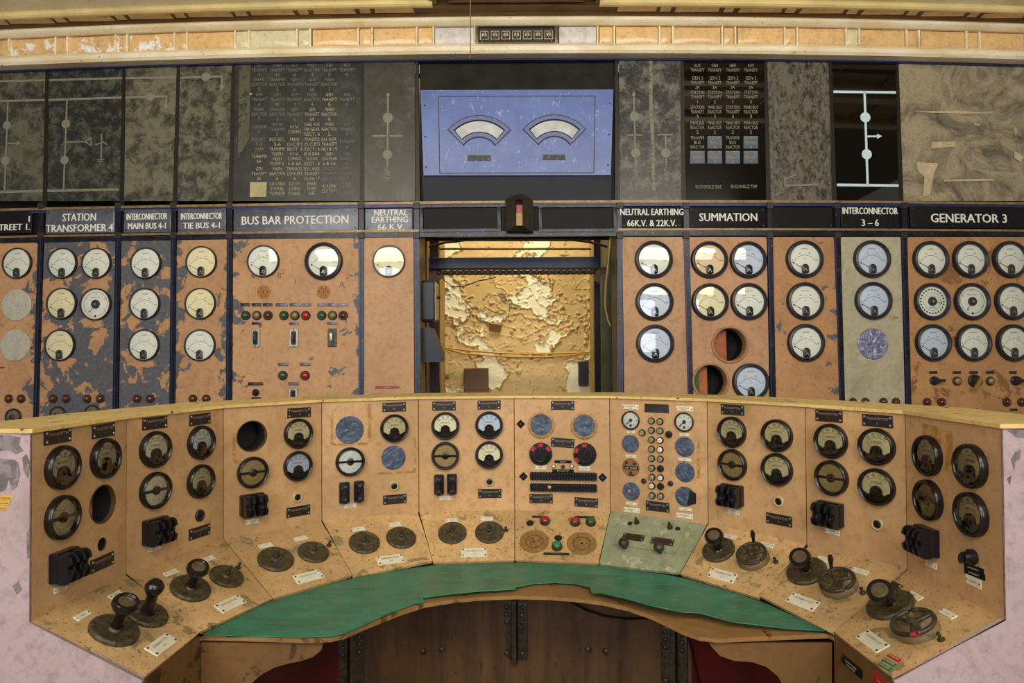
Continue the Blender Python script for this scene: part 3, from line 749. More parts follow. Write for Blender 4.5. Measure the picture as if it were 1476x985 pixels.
for xl, xr, yt, yb, lines, mt, lab in HEAD:
    cx, cy = (xl + xr) / 2, (yt + yb) / 2
    Mx = wall_frame(cx, cy, .004); p = Mx.translation; k = depth(p) / F; Mi = Mx.inverted()
    b = MB(); b.box(0, .004, 0, (xr - xl) * k, .016, (yb - yt) * k, .004)
    b.cur = 1
    for sx in (-1, 1):
        for sz in (-1, 1): b.lathe([(.006, .004), (.005, .008), (.0001, .008)], 8, c=(sx * ((xr - xl) / 2 - 4) * k, 0, sz * ((yb - yt) / 2 - 4) * k))
    parts = [('backing_plate', b.mesh('backing_plate', [M_[mt], M_['iron']], 30))]
    for txt, x, y, h in lines:
        q = Mi @ on_wall(x, y, .004); t = MB()
        sz = h * k / .72
        w = text_geo(txt)[2] * sz
        tw = {'STATION': 50, 'TRANSFORMER 4': 101, 'INTERCONNECTOR': 60 if x < 1000 else 82, 'MAIN BUS 4-1': 56, 'TIE BUS 4-1': 54, 'BUS BAR PROTECTION': 155, 'NEUTRAL': 48, 'EARTHING': 52, '66 K.V.': 38, 'NEUTRAL EARTHING': 91, '66K.V. & 22K.V.': 71, 'SUMMATION': 84, '3 \u2013 6': 25, 'GENERATOR 3': 115, 'N STREET 1.': 66, '1': 2}[txt] * k
        t.text(txt, q.x, q.z, .0065, sz, stretch=(tw / w if txt != '1' else 1), extr=.004)
        for dx in (.0012, -.0012):     # heavier strokes
            t.text(txt, q.x + dx, q.z, .0063, sz, stretch=(tw / w if txt != '1' else 1), extr=.003)
        parts.append(('lettering', t.mesh('lettering', M_['white'])))
    thing('header_plate', Mx, parts, lab, 'nameplate', 'header plates over the bays')
# ================================================================== mimic boards (dark glass)
def dusty(name, dark, dust, amount, scale, seed, rough=.22, dist=.3, stretch=None, soft=.06, streak=0.0):
    t = NT(name); n = t.noise(scale * 1.5, 12, .76, dist, off=seed, stretch=stretch)
    c = t.ramp(n, 1 - amount - soft, 1 - amount + soft, lin(dark), lin(dust))
    fine = t.noise(75, 7, .75, .8, off=seed)
    c = t.mix(t.ramp(fine, .53, .60), c, tuple(v * .55 for v in lin(dust)[:3]) + (1,))
    c = t.mix(t.ramp(t.noise(38, 8, .8, 1.5, off=seed + 7), .63, .66), c, tuple(min(1, v * 1.9) for v in lin(dust)[:3]) + (1,))
    if streak:
        s = t.noise(14, 6, .7, .2, off=seed + 4, stretch=(1, 1, .05)); c = t.mix(t.ramp(s, 1 - streak, 1 - streak + .06), c, lin('8d8b74'))
    t.base(c); t.rough(t.ramp(n, .3, .75, (rough,) * 3 + (1,), (min(1, rough + .35),) * 3 + (1,)))
    t.bump(n, .08, .002); MATS[name] = t.m; return t.m
UP = [
    ('u0', -60, 67, -66, 63, dusty('dusty_glass_a', '2a2d2d', '62624f', .50, 5, 41), 'dusty dark glass mimic board at the left frame edge with two bus lines', 'dull'),
    ('u1', 71, 178, 66, 174, dusty('dusty_glass_b', '1f2427', '55564a', .46, 9, 42), 'dusty dark glass mimic board with tower symbol, above Station Transformer 4', 'dull'),
    ('u2', 181, 256, 178, 251, dusty('dusty_glass_c', '383a33', '736f5a', .52, 6, 43), 'mottled grey-green glass mimic board above Interconnector Main Bus 4-1', 'dull'),
    ('u3', 260, 335, 254, 331, dusty('dusty_glass_d', '33342f', '6d6a56', .5, 9, 44), 'speckled grey-green glass mimic board above Interconnector Tie Bus 4-1', 'dull'),
    ('u4', 339, 520, 335, 519, dusty('streaked_glass', '26282b', '3b3c34', .45, 4, 45, streak=.36), 'dark glass annunciator board with nine rows of small wording, above Bus Bar Protection', 'dull'),
    ('u5', 525, 598, 524, 598, dusty('dusty_glass_e', '383830', '5b5848', .42, 5, 46), 'dark glass mimic board with one earthing diagram, above Neutral Earthing 66 K.V.', 'dull'),
    ('u6', 892, 981, 893, 982, dusty('dusty_glass_f', '26282c', '716e62', .46, 8, 47), 'dusty glass mimic board with two earthing diagrams and a pale vertical streak', 'dull'),
    ('u7', 985, 1102, 987, 1105, None, 'clean black glass annunciator board with four columns of wording, above Summation', 'dull'),
    ('u8', 1105, 1194, 1110, 1201, dusty('dusty_glass_g', '2b2a26', '6b6657', .52, 22, 48, stretch=(1, 1, .6)), 'grey dust-covered blank glass board between two clean black boards', 'dull'),
    ('u9', 1198, 1290, 1204, 1297, None, 'clean black glass mimic board with bright white diagram, above Interconnector 3-6', 'bright'),
    ('u10', 1294, 1530, 1301, 1545, dusty('flaked_beige_glass', '3f3f3b', 'a09378', .54, 2.4, 50, rough=.4, dist=1.6, soft=.10), 'wide beige flaking board above Generator 3 at the right frame edge', 'dull'),
]
def mk_blackglass():
    t = NT('clean_black_glass'); t.base(lin('100d0b')); t.rough(.03); t.b.inputs['Specular IOR Level'].default_value = .75; t.b.inputs['Coat Weight'].default_value = .6; t.b.inputs['Coat Roughness'].default_value = .02
    return t.m
blackglass = mk_blackglass()
M_['dull'] = plain('faded_line_paint', '7d7b6c', .6, var=.2, scale=60); M_['bright'] = plain('bright_line_paint', 'c9e2ea', .5, var=.03)
M_['gridtext'] = plain('faded_gold_text', 'a8a184', .6, var=.3, scale=50); M_['gridtext2'] = plain('faint_grey_text', '75736a', .6, var=.3, scale=50)
BD = {}
for nm, a, b2, c, d, mt, lab, ink in UP:
    cs = quad_wall(a, b2, 85, c, d, 290, .002)
    root = bpy.data.objects.new('mimic_board', None); COL.objects.link(root); root.location = (cs[0] + cs[1]) / 2
    tag(root, lab, 'mimic board', 'dark glass boards along the top of the switchboard')
    o = bpy.data.objects.new('glass_sheet', slab([p - root.location for p in cs], Vector((0, .012, 0)), mt or blackglass, 'glass_sheet')); COL.objects.link(o); o.parent = root
    BD[nm] = (root, ink)
class Lines:
    """painted diagram on a board, drawn on its surface"""
    def __init__(s, nm): s.root, s.ink = BD[nm]; s.b = MB(); s.M = wall_frame(*{'u0': (10, 190), 'u1': (120, 190), 'u2': (217, 190), 'u3': (297, 190), 'u4': (428, 190), 'u5': (561, 190), 'u6': (937, 190), 'u7': (1044, 190), 'u8': (1153, 190), 'u9': (1247, 190), 'u10': (1390, 190)}[nm], .0025); s.Mi = s.M.inverted(); s.k = depth(s.M.translation) / F
    def p(s, x, y): q = s.Mi @ on_wall(x, y, .0025); return (q.x, q.z)
    def line(s, x0, y0, x1, y1, w=3.0): s.b.bar2(s.p(x0, y0), s.p(x1, y1), w * s.k, 0.001, .002)
    def dot(s, x, y, r): c = s.p(x, y); s.b.lathe([(r * s.k, -.001), (r * s.k, .0014), (.0001, .0014)], 24, c=(c[0], 0, c[1]))
    def poly(s, pts): s.b.poly([s.p(*q) for q in pts], .0012, .002)
    def text(s, t, x, y, h, w): 
        c = s.p(x, y); sz = h * s.k / .72; tw = text_geo(t)[2] * sz
        if tw: s.b.text(t, c[0], c[1], .0008, sz, stretch=min(1.3, w * s.k / tw) if w else 1)
    def zig(s, x, y0, y1):
        s.line(x, y0, x, y0 + 5, 1.6); n = 4; pts = [(x, y0 + 5)] + [(x + (4 if i % 2 else -4), y0 + 6 + (y1 - y0 - 8) * (i + 1) / 6) for i in range(n)]
        for a, b in zip(pts, pts[1:]): s.line(*a, *b, 1.4)
        for i in range(3): s.line(x - 4.5 + 1.5 * i, y1 - 4 + 2.3 * i, x + 4.5 - 1.5 * i, y1 - 4 + 2.3 * i, 1.2)
    def done(s, name='diagram', mat=None):
        if not s.b.f: return
        o = bpy.data.objects.new(name, s.b.mesh(name, mat or M_[s.ink], 30)); COL.objects.link(o); o.parent = s.root
        o.matrix_basis = Matrix.Translation(-s.root.location) @ s.M; s.b = MB()
L = Lines('u0'); L.line(-40, 118.5, 67, 116); L.line(-40, 147, 67, 144.5); L.line(12, 147, 7, 277, 2.2); L.dot(10.5, 181, 6.2); L.dot(8.5, 232, 6.2); L.line(11, 207, 26, 207, 2); L.poly([(25, 203.5), (31, 207), (25, 210.5)]); L.line(-40, 278, 63, 275.5, 3.6); L.done()
L = Lines('u1'); L.line(71, 116, 178, 113); L.line(70, 144.5, 178, 141); L.line(97, 144, 92, 274, 2.2); L.dot(95.5, 179, 6.4); L.dot(93.5, 231, 6.2); L.line(95, 205, 122, 204.5, 2)
L.line(123, 204, 132, 199, 1.5); L.line(132, 199, 131.5, 210, 1.5); L.line(131.5, 210, 123, 204, 1.5)
L.line(147, 193, 146, 231, 2); L.line(146.5, 206, 138, 209.5, 1.6); L.line(146.5, 203, 155, 209, 1.6)
for i in range(3): L.line(140 + 2 * i, 230.5 + 2.6 * i, 150.5 - 2 * i, 230.5 + 2.6 * i, 1.4)
L.line(66, 275.5, 172, 273.5, 3.6); L.done()
L = Lines('u2'); L.line(181, 113, 256, 112); L.line(180, 141, 240, 139); L.dot(217, 139.5, 6); L.line(240, 138, 239.5, 152, 2.6); L.poly([(235.5, 151), (243.5, 151), (239.5, 159)]); L.done()
L = Lines('u3'); L.line(260, 112.5, 321, 110.5); L.dot(297, 111, 6.4); L.line(320.5, 110, 320, 124, 2.6); L.poly([(316, 123), (324, 123), (320, 131)]); L.done()
L = Lines('u5'); L.line(559.5, 137, 558.5, 240, 2.4); L.poly([(556.5, 138), (559.5, 133), (562.5, 138)]); L.dot(559.3, 170, 7.2); L.dot(558.7, 223, 7); L.line(537, 196.3, 580, 196.3, 2.2); L.zig(558.5, 238, 260); L.done()
L = Lines('u6'); L.line(913.5, 138, 916, 240, 2.2); L.poly([(910.5, 138), (913.5, 131), (916.5, 138)]); L.dot(914.5, 168, 6.8); L.dot(916, 221, 6.8); L.line(904, 195, 926, 195, 2.2); L.zig(916.5, 238, 260)
L.line(947, 194.5, 970, 194.5, 2.2); L.line(959, 195, 960, 240, 2.2); L.dot(959.5, 221, 6.8); L.zig(960, 238, 260); L.done()
# the pale dust streak running down that board
b = L.b = MB()
xs0 = [(937.5, 86), (938, 120), (938, 150), (940, 190), (941, 230), (942, 275)]
for (xa, ya), (xb, yb) in zip(xs0, xs0[1:]): L.line(xa, ya, xb, yb, 5.0)
L.done('dust_streak', peel_paint('pale_dust', '8a8574', '5a574c', .45, dirt=.2, scale=40, seed=52))
L = Lines('u9'); L.line(1201, 132.6, 1291, 133.6, 3.6); L.line(1245.8, 133, 1250.3, 266, 3.2); L.dot(1247, 169.5, 7.4); L.dot(1249, 222.7, 7.4); L.line(1249, 197, 1264, 196.8, 2.6); L.poly([(1264, 193), (1271, 196.6), (1264, 200.5)]); L.line(1206, 266.8, 1297, 268, 3.8); L.done()
L = Lines('u8'); L.line(1130, 268, 1180, 266, 3); L.line(1131, 255, 1131, 268, 2); L.line(1131, 258, 1148, 252, 2); L.done()
# annunciator wording
G = [
    ['GEN/TRANSFT/4', 'MAIN/TRANSFT/4A', 'AUX/TRANSFT/6', 'MAIN/REACTOR/4', 'GEN/TRANSFR/5', 'AUX/TRANSFT/5'],
    ['MAIN/REACTOR/5', 'TRANSFER/REACTOR/5', 'GEN/TRANSFT/6', 'GEN/TRANSFT/6A', 'MAIN/REACTOR/5', ''],
    ['GEN/TRANSFT/4', 'GEN/TRANSFT/4A', 'AUX/TRANSFT/4', 'MAIN/REACTOR/4', 'GEN/TRANSFT/5', 'AUX/TRANSFT/5'],
    ['MAIN/REACTOR/5', 'TRANSFER/REACTOR/5', 'GEN/TRANSFT/6', 'GEN/TRANSFT/6A', 'MAIN/REACTOR/6', ''],
    ['TURBINE/5', 'HOUSE/TURBINE/5', 'H.V./CONN\'S', 'TURB. AUX/OR GEAR/SECT. 6', 'MAIN/REACTOR/5', 'AUX/TRANSFT/5'],
    ['BUS-SEC./5-6/MAIN', 'BUS-SEC./5-6/TRANSFER', 'MAIN/O.C.B\'S/SECT. 6', 'TRANSFER/O.C.B\'S/SECT. 6', 'B.H. AUX./TRANSFT/18,18,19', 'TURBINE/6'],
    ['TURBINE/6A', 'TURBO/FEED/PUMP 6', 'H.V./CONN\'S/6 & 6A', 'BUS BAR/FLOOR/SECT. 6', 'GEN/COUPLER/6 & 6A', 'GEN/TRANSFT/6'],
    ['GEN/TRANSFT/6A', 'MAIN/REACTOR/6', 'TRANSOIL/COOLERS/6', 'B.H. AUX/TRANSFT/15,16,17', 'CIRCUIT/CHAMBER/SECT. 6', 'POST/CHAMBER/SECT. 6'],
    ['', 'S.H.CABLE/TUNNEL/TRANSFER', 'SOUTH/CABLE/TUNNEL', 'FIRE/PUMP/OFF', 'KLAXON/CUT OUT', 'FIRE/PUMP/RUNNING']]
CXS = [374, 400, 425, 450, 475, 500.5]; RYS = [101, 122, 143.5, 165, 186.5, 208, 229, 250.5, 272]
for pas in (0, 1):
    L = Lines('u4')
    for r, row in enumerate(G):
        for c, t in enumerate(row):
            if (r + c >= 6 and not (r in (7,) and c > 3) and c < 5) != (pas == 0): continue
            ls = [q for q in t.split('/') if q]
            for i, q in enumerate(ls):
                y = RYS[r] + (i - (len(ls) - 1) / 2) * 7.0
                L.text(q, CXS[c], y, 5.0 if len(ls) < 3 or len(q) > 2 else 5.4, min(22.5, len(q) * 3.2))
            L.done('lettering', M_['gridtext'] if pas == 0 else M_['gridtext2'])
L = Lines('u4'); L.poly([(361, 263), (385, 263), (384, 284), (360.5, 284)]); L.done('lit_window', plain('lit_window_glass', 'b5ab78', .4, var=.25, scale=6))
L = Lines('u4'); L.line(345, 136, 363, 136, 2.5); L.line(347, 176, 357, 176, 2); L.done('bright_scratch', plain('pale_scratch', 'c9c48e', .5))
L = Lines('u4'); L.poly([(345, 90), (362, 88), (360, 200), (343.5, 230)]); L.done('dust_streak', peel_paint('green_dust', '57583f', '2c2e2c', .44, dirt=.3, scale=16, seed=53))
G2 = [['AUX/TRANSFT', 'GEN/TRANSFT', 'GEN/TRANSFT', 'AUX/TRANSFT'], ['GEN 3/TRANSFT/3A'] * 4, ['STATION/TRANSFT/1', 'STATION/TRANSFT/2', 'STATION/TRANSFT/1', 'STATION/TRANSFT/2'],
      ['STATION/TRANSFT/3', 'MAIN BUS/REACTOR/3', 'STATION/TRANSFT/3', 'MAIN BUS/REACTOR/3'], ['MAIN BUS/REACTOR/2'] * 4,
      ['TRANSFER/BUS/REACTOR', 'FEEDER/TRANST/3', 'TRANSFER/BUS/REACTOR', 'FEEDER/TRANST/3'], ['FEEDER/TRANST/4', 'FEEDER/TRANST/5', 'FEEDER/TRANST/6', 'FEEDER/TRANST/7']]
CX2 = [1005, 1030, 1056, 1082]; RY2 = [98, 119.5, 140, 161.5, 184, 205.5, 227]
L = Lines('u7')
for r, c in ((5, 1), (5, 3), (6, 0), (6, 1), (6, 2), (6, 3)): 
    x, y = CX2[c], RY2[r]; L.poly([(x - 10.5, y - 9), (x + 10.5, y - 9), (x + 10.5, y + 9), (x - 10.5, y + 9)])
L.done('window_pane', plain('blue_grey_window', '4f5c6c', .3, var=.2))
L = Lines('u7'); L.b = MB()
for r, row in enumerate(G2):
    for c, t in enumerate(row):
        ls = t.split('/')
        for i, q in enumerate(ls):
            cc = L.p(CX2[c], RY2[r] + (i - (len(ls) - 1) / 2) * 6.6); sz = 5 * L.k / .72; tw = text_geo(q)[2] * sz
            L.b.text(q, cc[0], cc[1], .0016, sz, stretch=min(1.2, min(20, len(q) * 3.1) * L.k / tw))
        L.done('lettering', plain('grey_text', '8c8a78', .6, var=.3, scale=50))
L.text('BUCHHOLZ GAS', 1021, 269.5, 5, 37); L.done('lettering', MATS['grey_text']); L.text('BUCHHOLZ TRIP', 1072.5, 269, 5, 38); L.done('lettering', MATS['grey_text'])
# broken beige coat on the board at the right: pale reflective scraps
L = Lines('u10')
for a in ([(1320, 234), (1352, 236), (1346, 250), (1340, 282), (1330, 284), (1332, 256), (1322, 246)], [(1342, 205), (1376, 204), (1376, 212), (1341, 214)], [(1316, 161), (1378, 160), (1445, 164), (1380, 164), (1340, 163)], [(1360, 259), (1432, 258), (1432, 261), (1360, 262)], [(1462, 218), (1474, 226), (1470, 234), (1461, 228)], [(1460, 184), (1466, 188), (1463, 196)], [(1404, 178), (1412, 179), (1411, 182), (1404, 181)]): L.poly(a)
L.done('paint_scrap', plain('bare_pale_patch', 'b9a888', .45, var=.2, scale=20))
# ================================================================== middle: recessed blue meter panel over the doorway
cz = lambda py: zrow(py)
def box_between(name, corners_front, th, mat): return slab(corners_front, Vector((0, th, 0)), mat, name)
# dark boards in the recess
rc = [on_wall(603, 292, -.03), on_wall(888, 292, -.03), on_wall(887, 84, -.03), on_wall(604, 84, -.03)]
single('recess_board', Matrix.Identity(4), slab(rc, Vector((0, .015, 0)), plain('olive_black_board', '1a1a15', .55, 0.0, .2, var=.6, scale=7), 'recess_board'), 'black-olive backing board behind the blue meter panel over the doorway', 'backing board')
lc = [on_wall(611, 291, .0), on_wall(880, 291, .0), on_wall(882, 252, -.004), on_wall(608, 252, -.004)]
single('slate_strip', Matrix.Identity(4), slab(lc, Vector((0, .012, 0)), plain('blue_slate_board', '1c222d', .5, 0.0, .25, var=.3, scale=5), 'slate_strip'), 'dark blue-slate strip below the blue meter panel', 'backing board')
bp = [on_wall(610.5, 253, .015), on_wall(880.5, 252.5, .015), on_wall(884, 129, .045), on_wall(606, 130, .045)]
def mk_blue():
    t = NT('sky_tinted_enamel'); f = t.noise(3, 5, .6, .3)
    c = t.ramp(f, .3, .7, lin('43599a'), lin('5f77b8'))  # the sky's reflection is put into this blue base colour
    c = t.mix(t.ramp(t.noise(26, 7, .7, 1.5, stretch=(1, 1, .5), off=4), .60, .64), c, lin('8a9ccf'))
    t.base(c); t.rough(.35); return t.m
blue = mk_blue()
root = bpy.data.objects.new('twin_meter_panel', None); COL.objects.link(root); BPN = (bp[1] - bp[0]).cross(bp[3] - bp[0]).normalized()
if BPN.y > 0: BPN = -BPN
root.matrix_world = frame((bp[0] + bp[2]) / 2, bp[1] - bp[0], BPN); tag(root, 'powder blue panel with two fan-shaped meter windows above the doorway', 'meter panel')
RI = root.matrix_world.inverted(); kb = depth(root.location) / F
def bl(px, py): q = RI @ on_plane(px, py, bp[0], BPN); return (q.x, q.z)
def bpart(nm, me):
    o = bpy.data.objects.new(nm, me); COL.objects.link(o); o.parent = root; return o
b = MB(); b.poly([bl(606, 130), bl(884, 129), bl(880.5, 252.5), bl(610.5, 253)], 0, .02)
bpart('face_plate', b.mesh('face_plate', blue, 20))
b = MB()
cn = [bl(632, 139), bl(858, 138.5), bl(856, 249), bl(634, 250)]
for a, c in zip(cn, cn[1:] + cn[:1]): b.bar2(a, c, .005, .0015, .002)
bpart('door_seam', b.mesh('door_seam', M_['ink'], 20))
for cx, cy in ((691, 189), (799, 188)):
    # fan-shaped window: outer dark rim, light rim, pale scale
    def fan(s):
        c = (cx, cy + 37); R1, R0 = 51 + s, 36 - s; pts = []; n = 20
        h1, h0 = 43 + math.degrees(s / 52) * .75, 45 + math.degrees(s / 36) * .75
        for i in range(n + 1): t = math.radians(90 + h1 - 2 * h1 * i / n); pts.append((c[0] + R1 * math.cos(t), c[1] - R1 * math.sin(t)))
        for i in range(n + 1): t = math.radians(90 - h0 + 2 * h0 * i / n); pts.append((c[0] + R0 * math.cos(t), c[1] - R0 * math.sin(t)))
        return [bl(*q) for q in pts]
    b = MB(); A, B, C, D = fan(8.5), fan(7.2), fan(1.8), fan(0)
    b.rings([[(x, .0, z) for x, z in A], [(x, -.007, z) for x, z in A], [(x, -.007, z) for x, z in B]]); rim = bpart('window_rim', b.mesh('window_rim', M_['ink'], 30))
    for nm, P, Q, hp, hq, mt in (('inner_rim', B, C, .009, .009, plain('blue_slate_rim', '55639a', .35)), ('gasket', C, D, .010, .002, M_['ink'])):
        b = MB(); b.rings([[(x, -.0, z) for x, z in P], [(x, -hp, z) for x, z in P], [(x, -hq, z) for x, z in Q]]); q = bpy.data.objects.new(nm, b.mesh(nm, mt, 30)); COL.objects.link(q); q.parent = rim
    b = MB(); b.rings([[(x, -.003, z) for x, z in D[:21]], [(x, -.003, z) for x, z in reversed(D[21:])]], closed=False); bpart('scale_card', b.mesh('scale_card', plain('grey_white_card', 'b9bcc0', .4, var=.25, scale=12), None))
    b = MB(); b.poly([bl(cx - 17, cy + 35), bl(cx + 16, cy + 35), bl(cx + 16, cy + 43), bl(cx - 17, cy + 43)], .003, .004)
    bpart('name_strip', b.mesh('name_strip', peel_paint('worn_name_strip', '3a3d42', '8a8f98', .4, scale=60), 20))
b = MB()
for px, py in ((612, 152), (613, 197), (614, 241), (879, 149), (878, 194), (876.5, 238)): x, z = bl(px, py); b.lathe([(.006, 0), (.005, .004), (.0001, .004)], 10, c=(x, 0, z))
bpart('screw', b.mesh('screw', M_['ink'], 30))
# header of the doorway: two framed dark inserts and the hexagonal bracket between them
for xl, xr, lab in ((605, 722, 'dark framed insert over the doorway, left of the angular bracket'), (776, 889, 'dark framed insert over the doorway, right of the angular bracket')):
    Mx = wall_frame((xl + xr) / 2, 315, .0); k = depth(Mx.translation) / F
    w, h = (xr - xl) * k, 41 * k
    b = MB(); b.box(0, .008, 0, w, .012, h)
    f_ = MB()
    for s in (-1, 1): f_.box(0, -.004, s * (h / 2 - .012), w, .02, .024, .003); f_.box(s * (w / 2 - .012), -.003, 0, .024, .018, h - .03, .003)
    thing('header_insert', Mx, [('insert_sheet', b.mesh('insert_sheet', M_['woodplate'], 20)), ('insert_frame', f_.mesh('insert_frame', M_['steel'], 20))], lab, 'header insert')
Mx = wall_frame(749, 312, .02); k = depth(Mx.translation) / F
def kp(pts): return [((x - 749) * k, (312 - y) * k) for x, y in pts]
b = MB()
outer = kp([(730, 336), (728.5, 290), (738, 285), (749, 281), (759, 285), (768, 291), (768, 337)]); inner = kp([(743, 330), (743, 300), (743, 293), (748, 292), (753, 293), (753, 300), (753, 330)])
b.rings([[(x, .05, z) for x, z in outer], [(x, -.03, z) for x, z in outer], [(x, -.07, z) for x, z in inner], [(x, .05, z) for x, z in inner]], smooth if False else False, False)
thing('lamp_bracket', Mx, [('bracket_shell', b.mesh('bracket_shell', plain('dark_olive_steel', '352f22', .4, .3, var=.3), 25)), ('inner_lamp', (lambda q: (q.box(.0, .0, .045, .043, .01, .05), q.mesh('inner_lamp', M_['redcap'], 20))[1])(MB())), ('amber_pane', (lambda q: (q.box(.0, .004, -.03, .046, .01, .115), q.mesh('amber_pane', plain('amber_pane', 'd0a860', .4), 20))[1])(MB()))],
      'dark angular slotted bracket at the middle of the header over the doorway', 'bracket')
# ================================================================== doorway alcove
YB_ = 6.25
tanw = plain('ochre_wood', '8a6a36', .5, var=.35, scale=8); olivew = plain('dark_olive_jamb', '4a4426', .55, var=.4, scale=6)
def boxw(x0, x1, y0, y1, z0, z1, bev=.004):
    b = MB(); b.box((x0 + x1) / 2, (y0 + y1) / 2, (z0 + z1) / 2, abs(x1 - x0), abs(y1 - y0), abs(z1 - z0), bev); return b
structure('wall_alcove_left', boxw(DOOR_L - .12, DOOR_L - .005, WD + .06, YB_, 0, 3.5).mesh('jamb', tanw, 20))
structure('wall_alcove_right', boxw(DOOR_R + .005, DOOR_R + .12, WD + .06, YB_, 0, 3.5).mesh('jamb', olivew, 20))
structure('ceiling_alcove', boxw(DOOR_L - .1, DOOR_R + .1, WD + .45, YB_ + .1, 3.5, 3.6).mesh('alcove_ceiling', plain('alcove_cream', 'b59a62', .6), 20))
# inner frames narrowing towards the yellow wall
pL, pR = on_y(641, 450, 6.0), on_y(850, 450, 6.0)
structure('door_1', boxw(DOOR_L - .004, pL.x - .05, 5.96, 6.06, 0, 2.9).mesh('inner_jamb', tanw, 20))
structure('door_2', boxw(pL.x - .05, pL.x, 5.9, 6.02, 0, 2.9).mesh('inner_jamb', plain('ochre_edge', 'a07c3c', .5, var=.2), 20))
structure('door_3', boxw(pR.x, pR.x + .05, 5.9, 6.0, 0, 2.9).mesh('inner_jamb', MATS['ochre_edge'], 20))
# peeling yellow wall, with real flakes
nx, nz = 280, 220
p00, p11 = on_y(600, 600, YB_), on_y(892, 330, YB_)
bm = bmesh.new(); lay = bm.verts.layers.float.new('peel')
grid = []
def sst(a, b, x): t = max(0, min(1, (x - a) / (b - a))); return t * t * (3 - 2 * t)
for iz in range(nz + 1):
    row = []
    for ix in range(nx + 1):
        u, v = ix / nx, iz / nz
        x, z = p00.x + (p11.x - p00.x) * u, p00.z + (p11.z - p00.z) * v
        q = Vector((x * 4.2, z * 4.6, 1.7))
        n = noise.fractal(q, 0.9, 2.1, 5) * .5 + noise.noise(q * .6 + Vector((5, 1, 0))) * .55
        n2 = noise.fractal(Vector((x * 9, z * 11, 9.2)), 0.8, 2.2, 4)
        band = math.exp(-((v - .55) / .25) ** 2)
        edge = n + .25 * n2
        e0 = edge - .10 + .12 * max(0, (.34 - v) / .34) + .14 * max(0, (.30 - u) / .30); f = sst(.10, .125, e0 + .05 * band)              # 1: flaked to the cream coat
        m_ = .5 + .5 * noise.noise(Vector((x * 6, z * 6, 7.7)))
        k1 = e0 + .05 * band
        lift = sst(-.02, .11, k1) ** 2 * (.25 + m_) if k1 < .112 else 0
        g_ = noise.fractal(Vector((x * 8, z * 13, 3.3)), .9, 2.2, 5)
        lift2 = (sst(.02, .26, g_) ** 2 * band * (.3 + m_)) if g_ < .27 else 0
        f = max(f, .35 * band if g_ >= .27 else 0)
        y = YB_ - .004 - .030 * lift - .026 * lift2 + .004 * f - .002 * n2
        vv = bm.verts.new((x, y, z)); vv[lay] = f; row.append(vv)
    grid.append(row)
for iz in range(nz):
    for ix in range(nx): bm.faces.new((grid[iz][ix], grid[iz][ix + 1], grid[iz + 1][ix + 1], grid[iz + 1][ix]))
me = bpy.data.meshes.new('peeling_wall'); bm.to_mesh(me); bm.free()
t = NT('peeling_yellow_paint'); at = t.new('ShaderNodeAttribute', attribute_name='peel')
c = t.ramp(t.noise(3, 5, .6), .3, .7, lin('bd9c5e'), lin('d2b274'))
c = t.mix(t.ramp(t.noise(11, 9, .75, 1.2, off=5), .59, .605), c, lin('6d5328'))
c = t.mix(t.ramp(at.outputs['Fac'], .4, .6), c, lin('e6dcb4'))
t.base(c); t.rough(.5); me.materials.append(t.m)
me.polygons.foreach_set('use_smooth', [True] * len(me.polygons))
structure('wall_alcove_back', me)
def apt(px, py, y): return on_y(px, py, y)
def alcove_box(nm, x0, x1, y0, y1, yn, th, mat, lab, cat):
    a, c = on_y(x0, y1, yn), on_y(x1, y0, yn)
    b = MB(); b.box(0, th / 2, 0, c.x - a.x, th, c.z - a.z, .006)
    return single(nm, Matrix.Translation(((a.x + c.x) / 2, yn, (a.z + c.z) / 2)), b.mesh(nm, mat, 25), lab, cat)
alcove_box('cross_beam', 616, 864, 370, 388, 5.1, .12, plain('navy_painted_steel', '1d2338', .38, .2, var=.3), 'dark navy steel beam across the top of the doorway', 'beam')
a, c = on_y(628, 396, 5.12), on_y(858, 388, 5.12); b = MB()
n = 26
for i in range(n):
    x = a.x + (c.x - a.x) * (i + .5) / n; b.box(x - (a.x + c.x) / 2, 0, 0, (c.x - a.x) / n * .7, .06, (c.z - a.z), .01)
b.box(0, .02, 0, c.x - a.x, .03, (c.z - a.z) * .8)
single('roller_chain', Matrix.Translation(((a.x + c.x) / 2, 5.16, (a.z + c.z) / 2)), b.mesh('roller_chain', plain('rust_brown', '3d2412', .6, var=.4), 25), 'rust-brown toothed bar along the underside of the navy beam', 'bar')
for y, lab in ((346.5, 'upper thin dark rod above the navy beam in the doorway'), (359, 'lower thin dark rod just above the navy beam in the doorway')):
    a, c = on_y(632, y, 5.3), on_y(852, y, 5.3); b = MB(); b.tube([a - (a + c) / 2, c - (a + c) / 2], .008, 8)
    single('cross_rod', Matrix.Translation((a + c) / 2), b.mesh('cross_rod', M_['darkbrass'], 40), lab, 'rod')
for pts, lab in (([(618, 356), (640, 350), (724, 340)], 'thin rust-red diagonal brace at the upper left of the doorway'), ([(876, 356), (850, 349), (775, 340)], 'thin rust-red diagonal brace at the upper right of the doorway')):
    P = [on_y(x, y, 5.0) for x, y in pts]; b = MB(); b.tube([p - P[1] for p in P], .009, 8); single('diagonal_brace', Matrix.Translation(P[1]), b.mesh('diagonal_brace', plain('rust_red', '4d1f14', .5), 40), lab, 'brace')
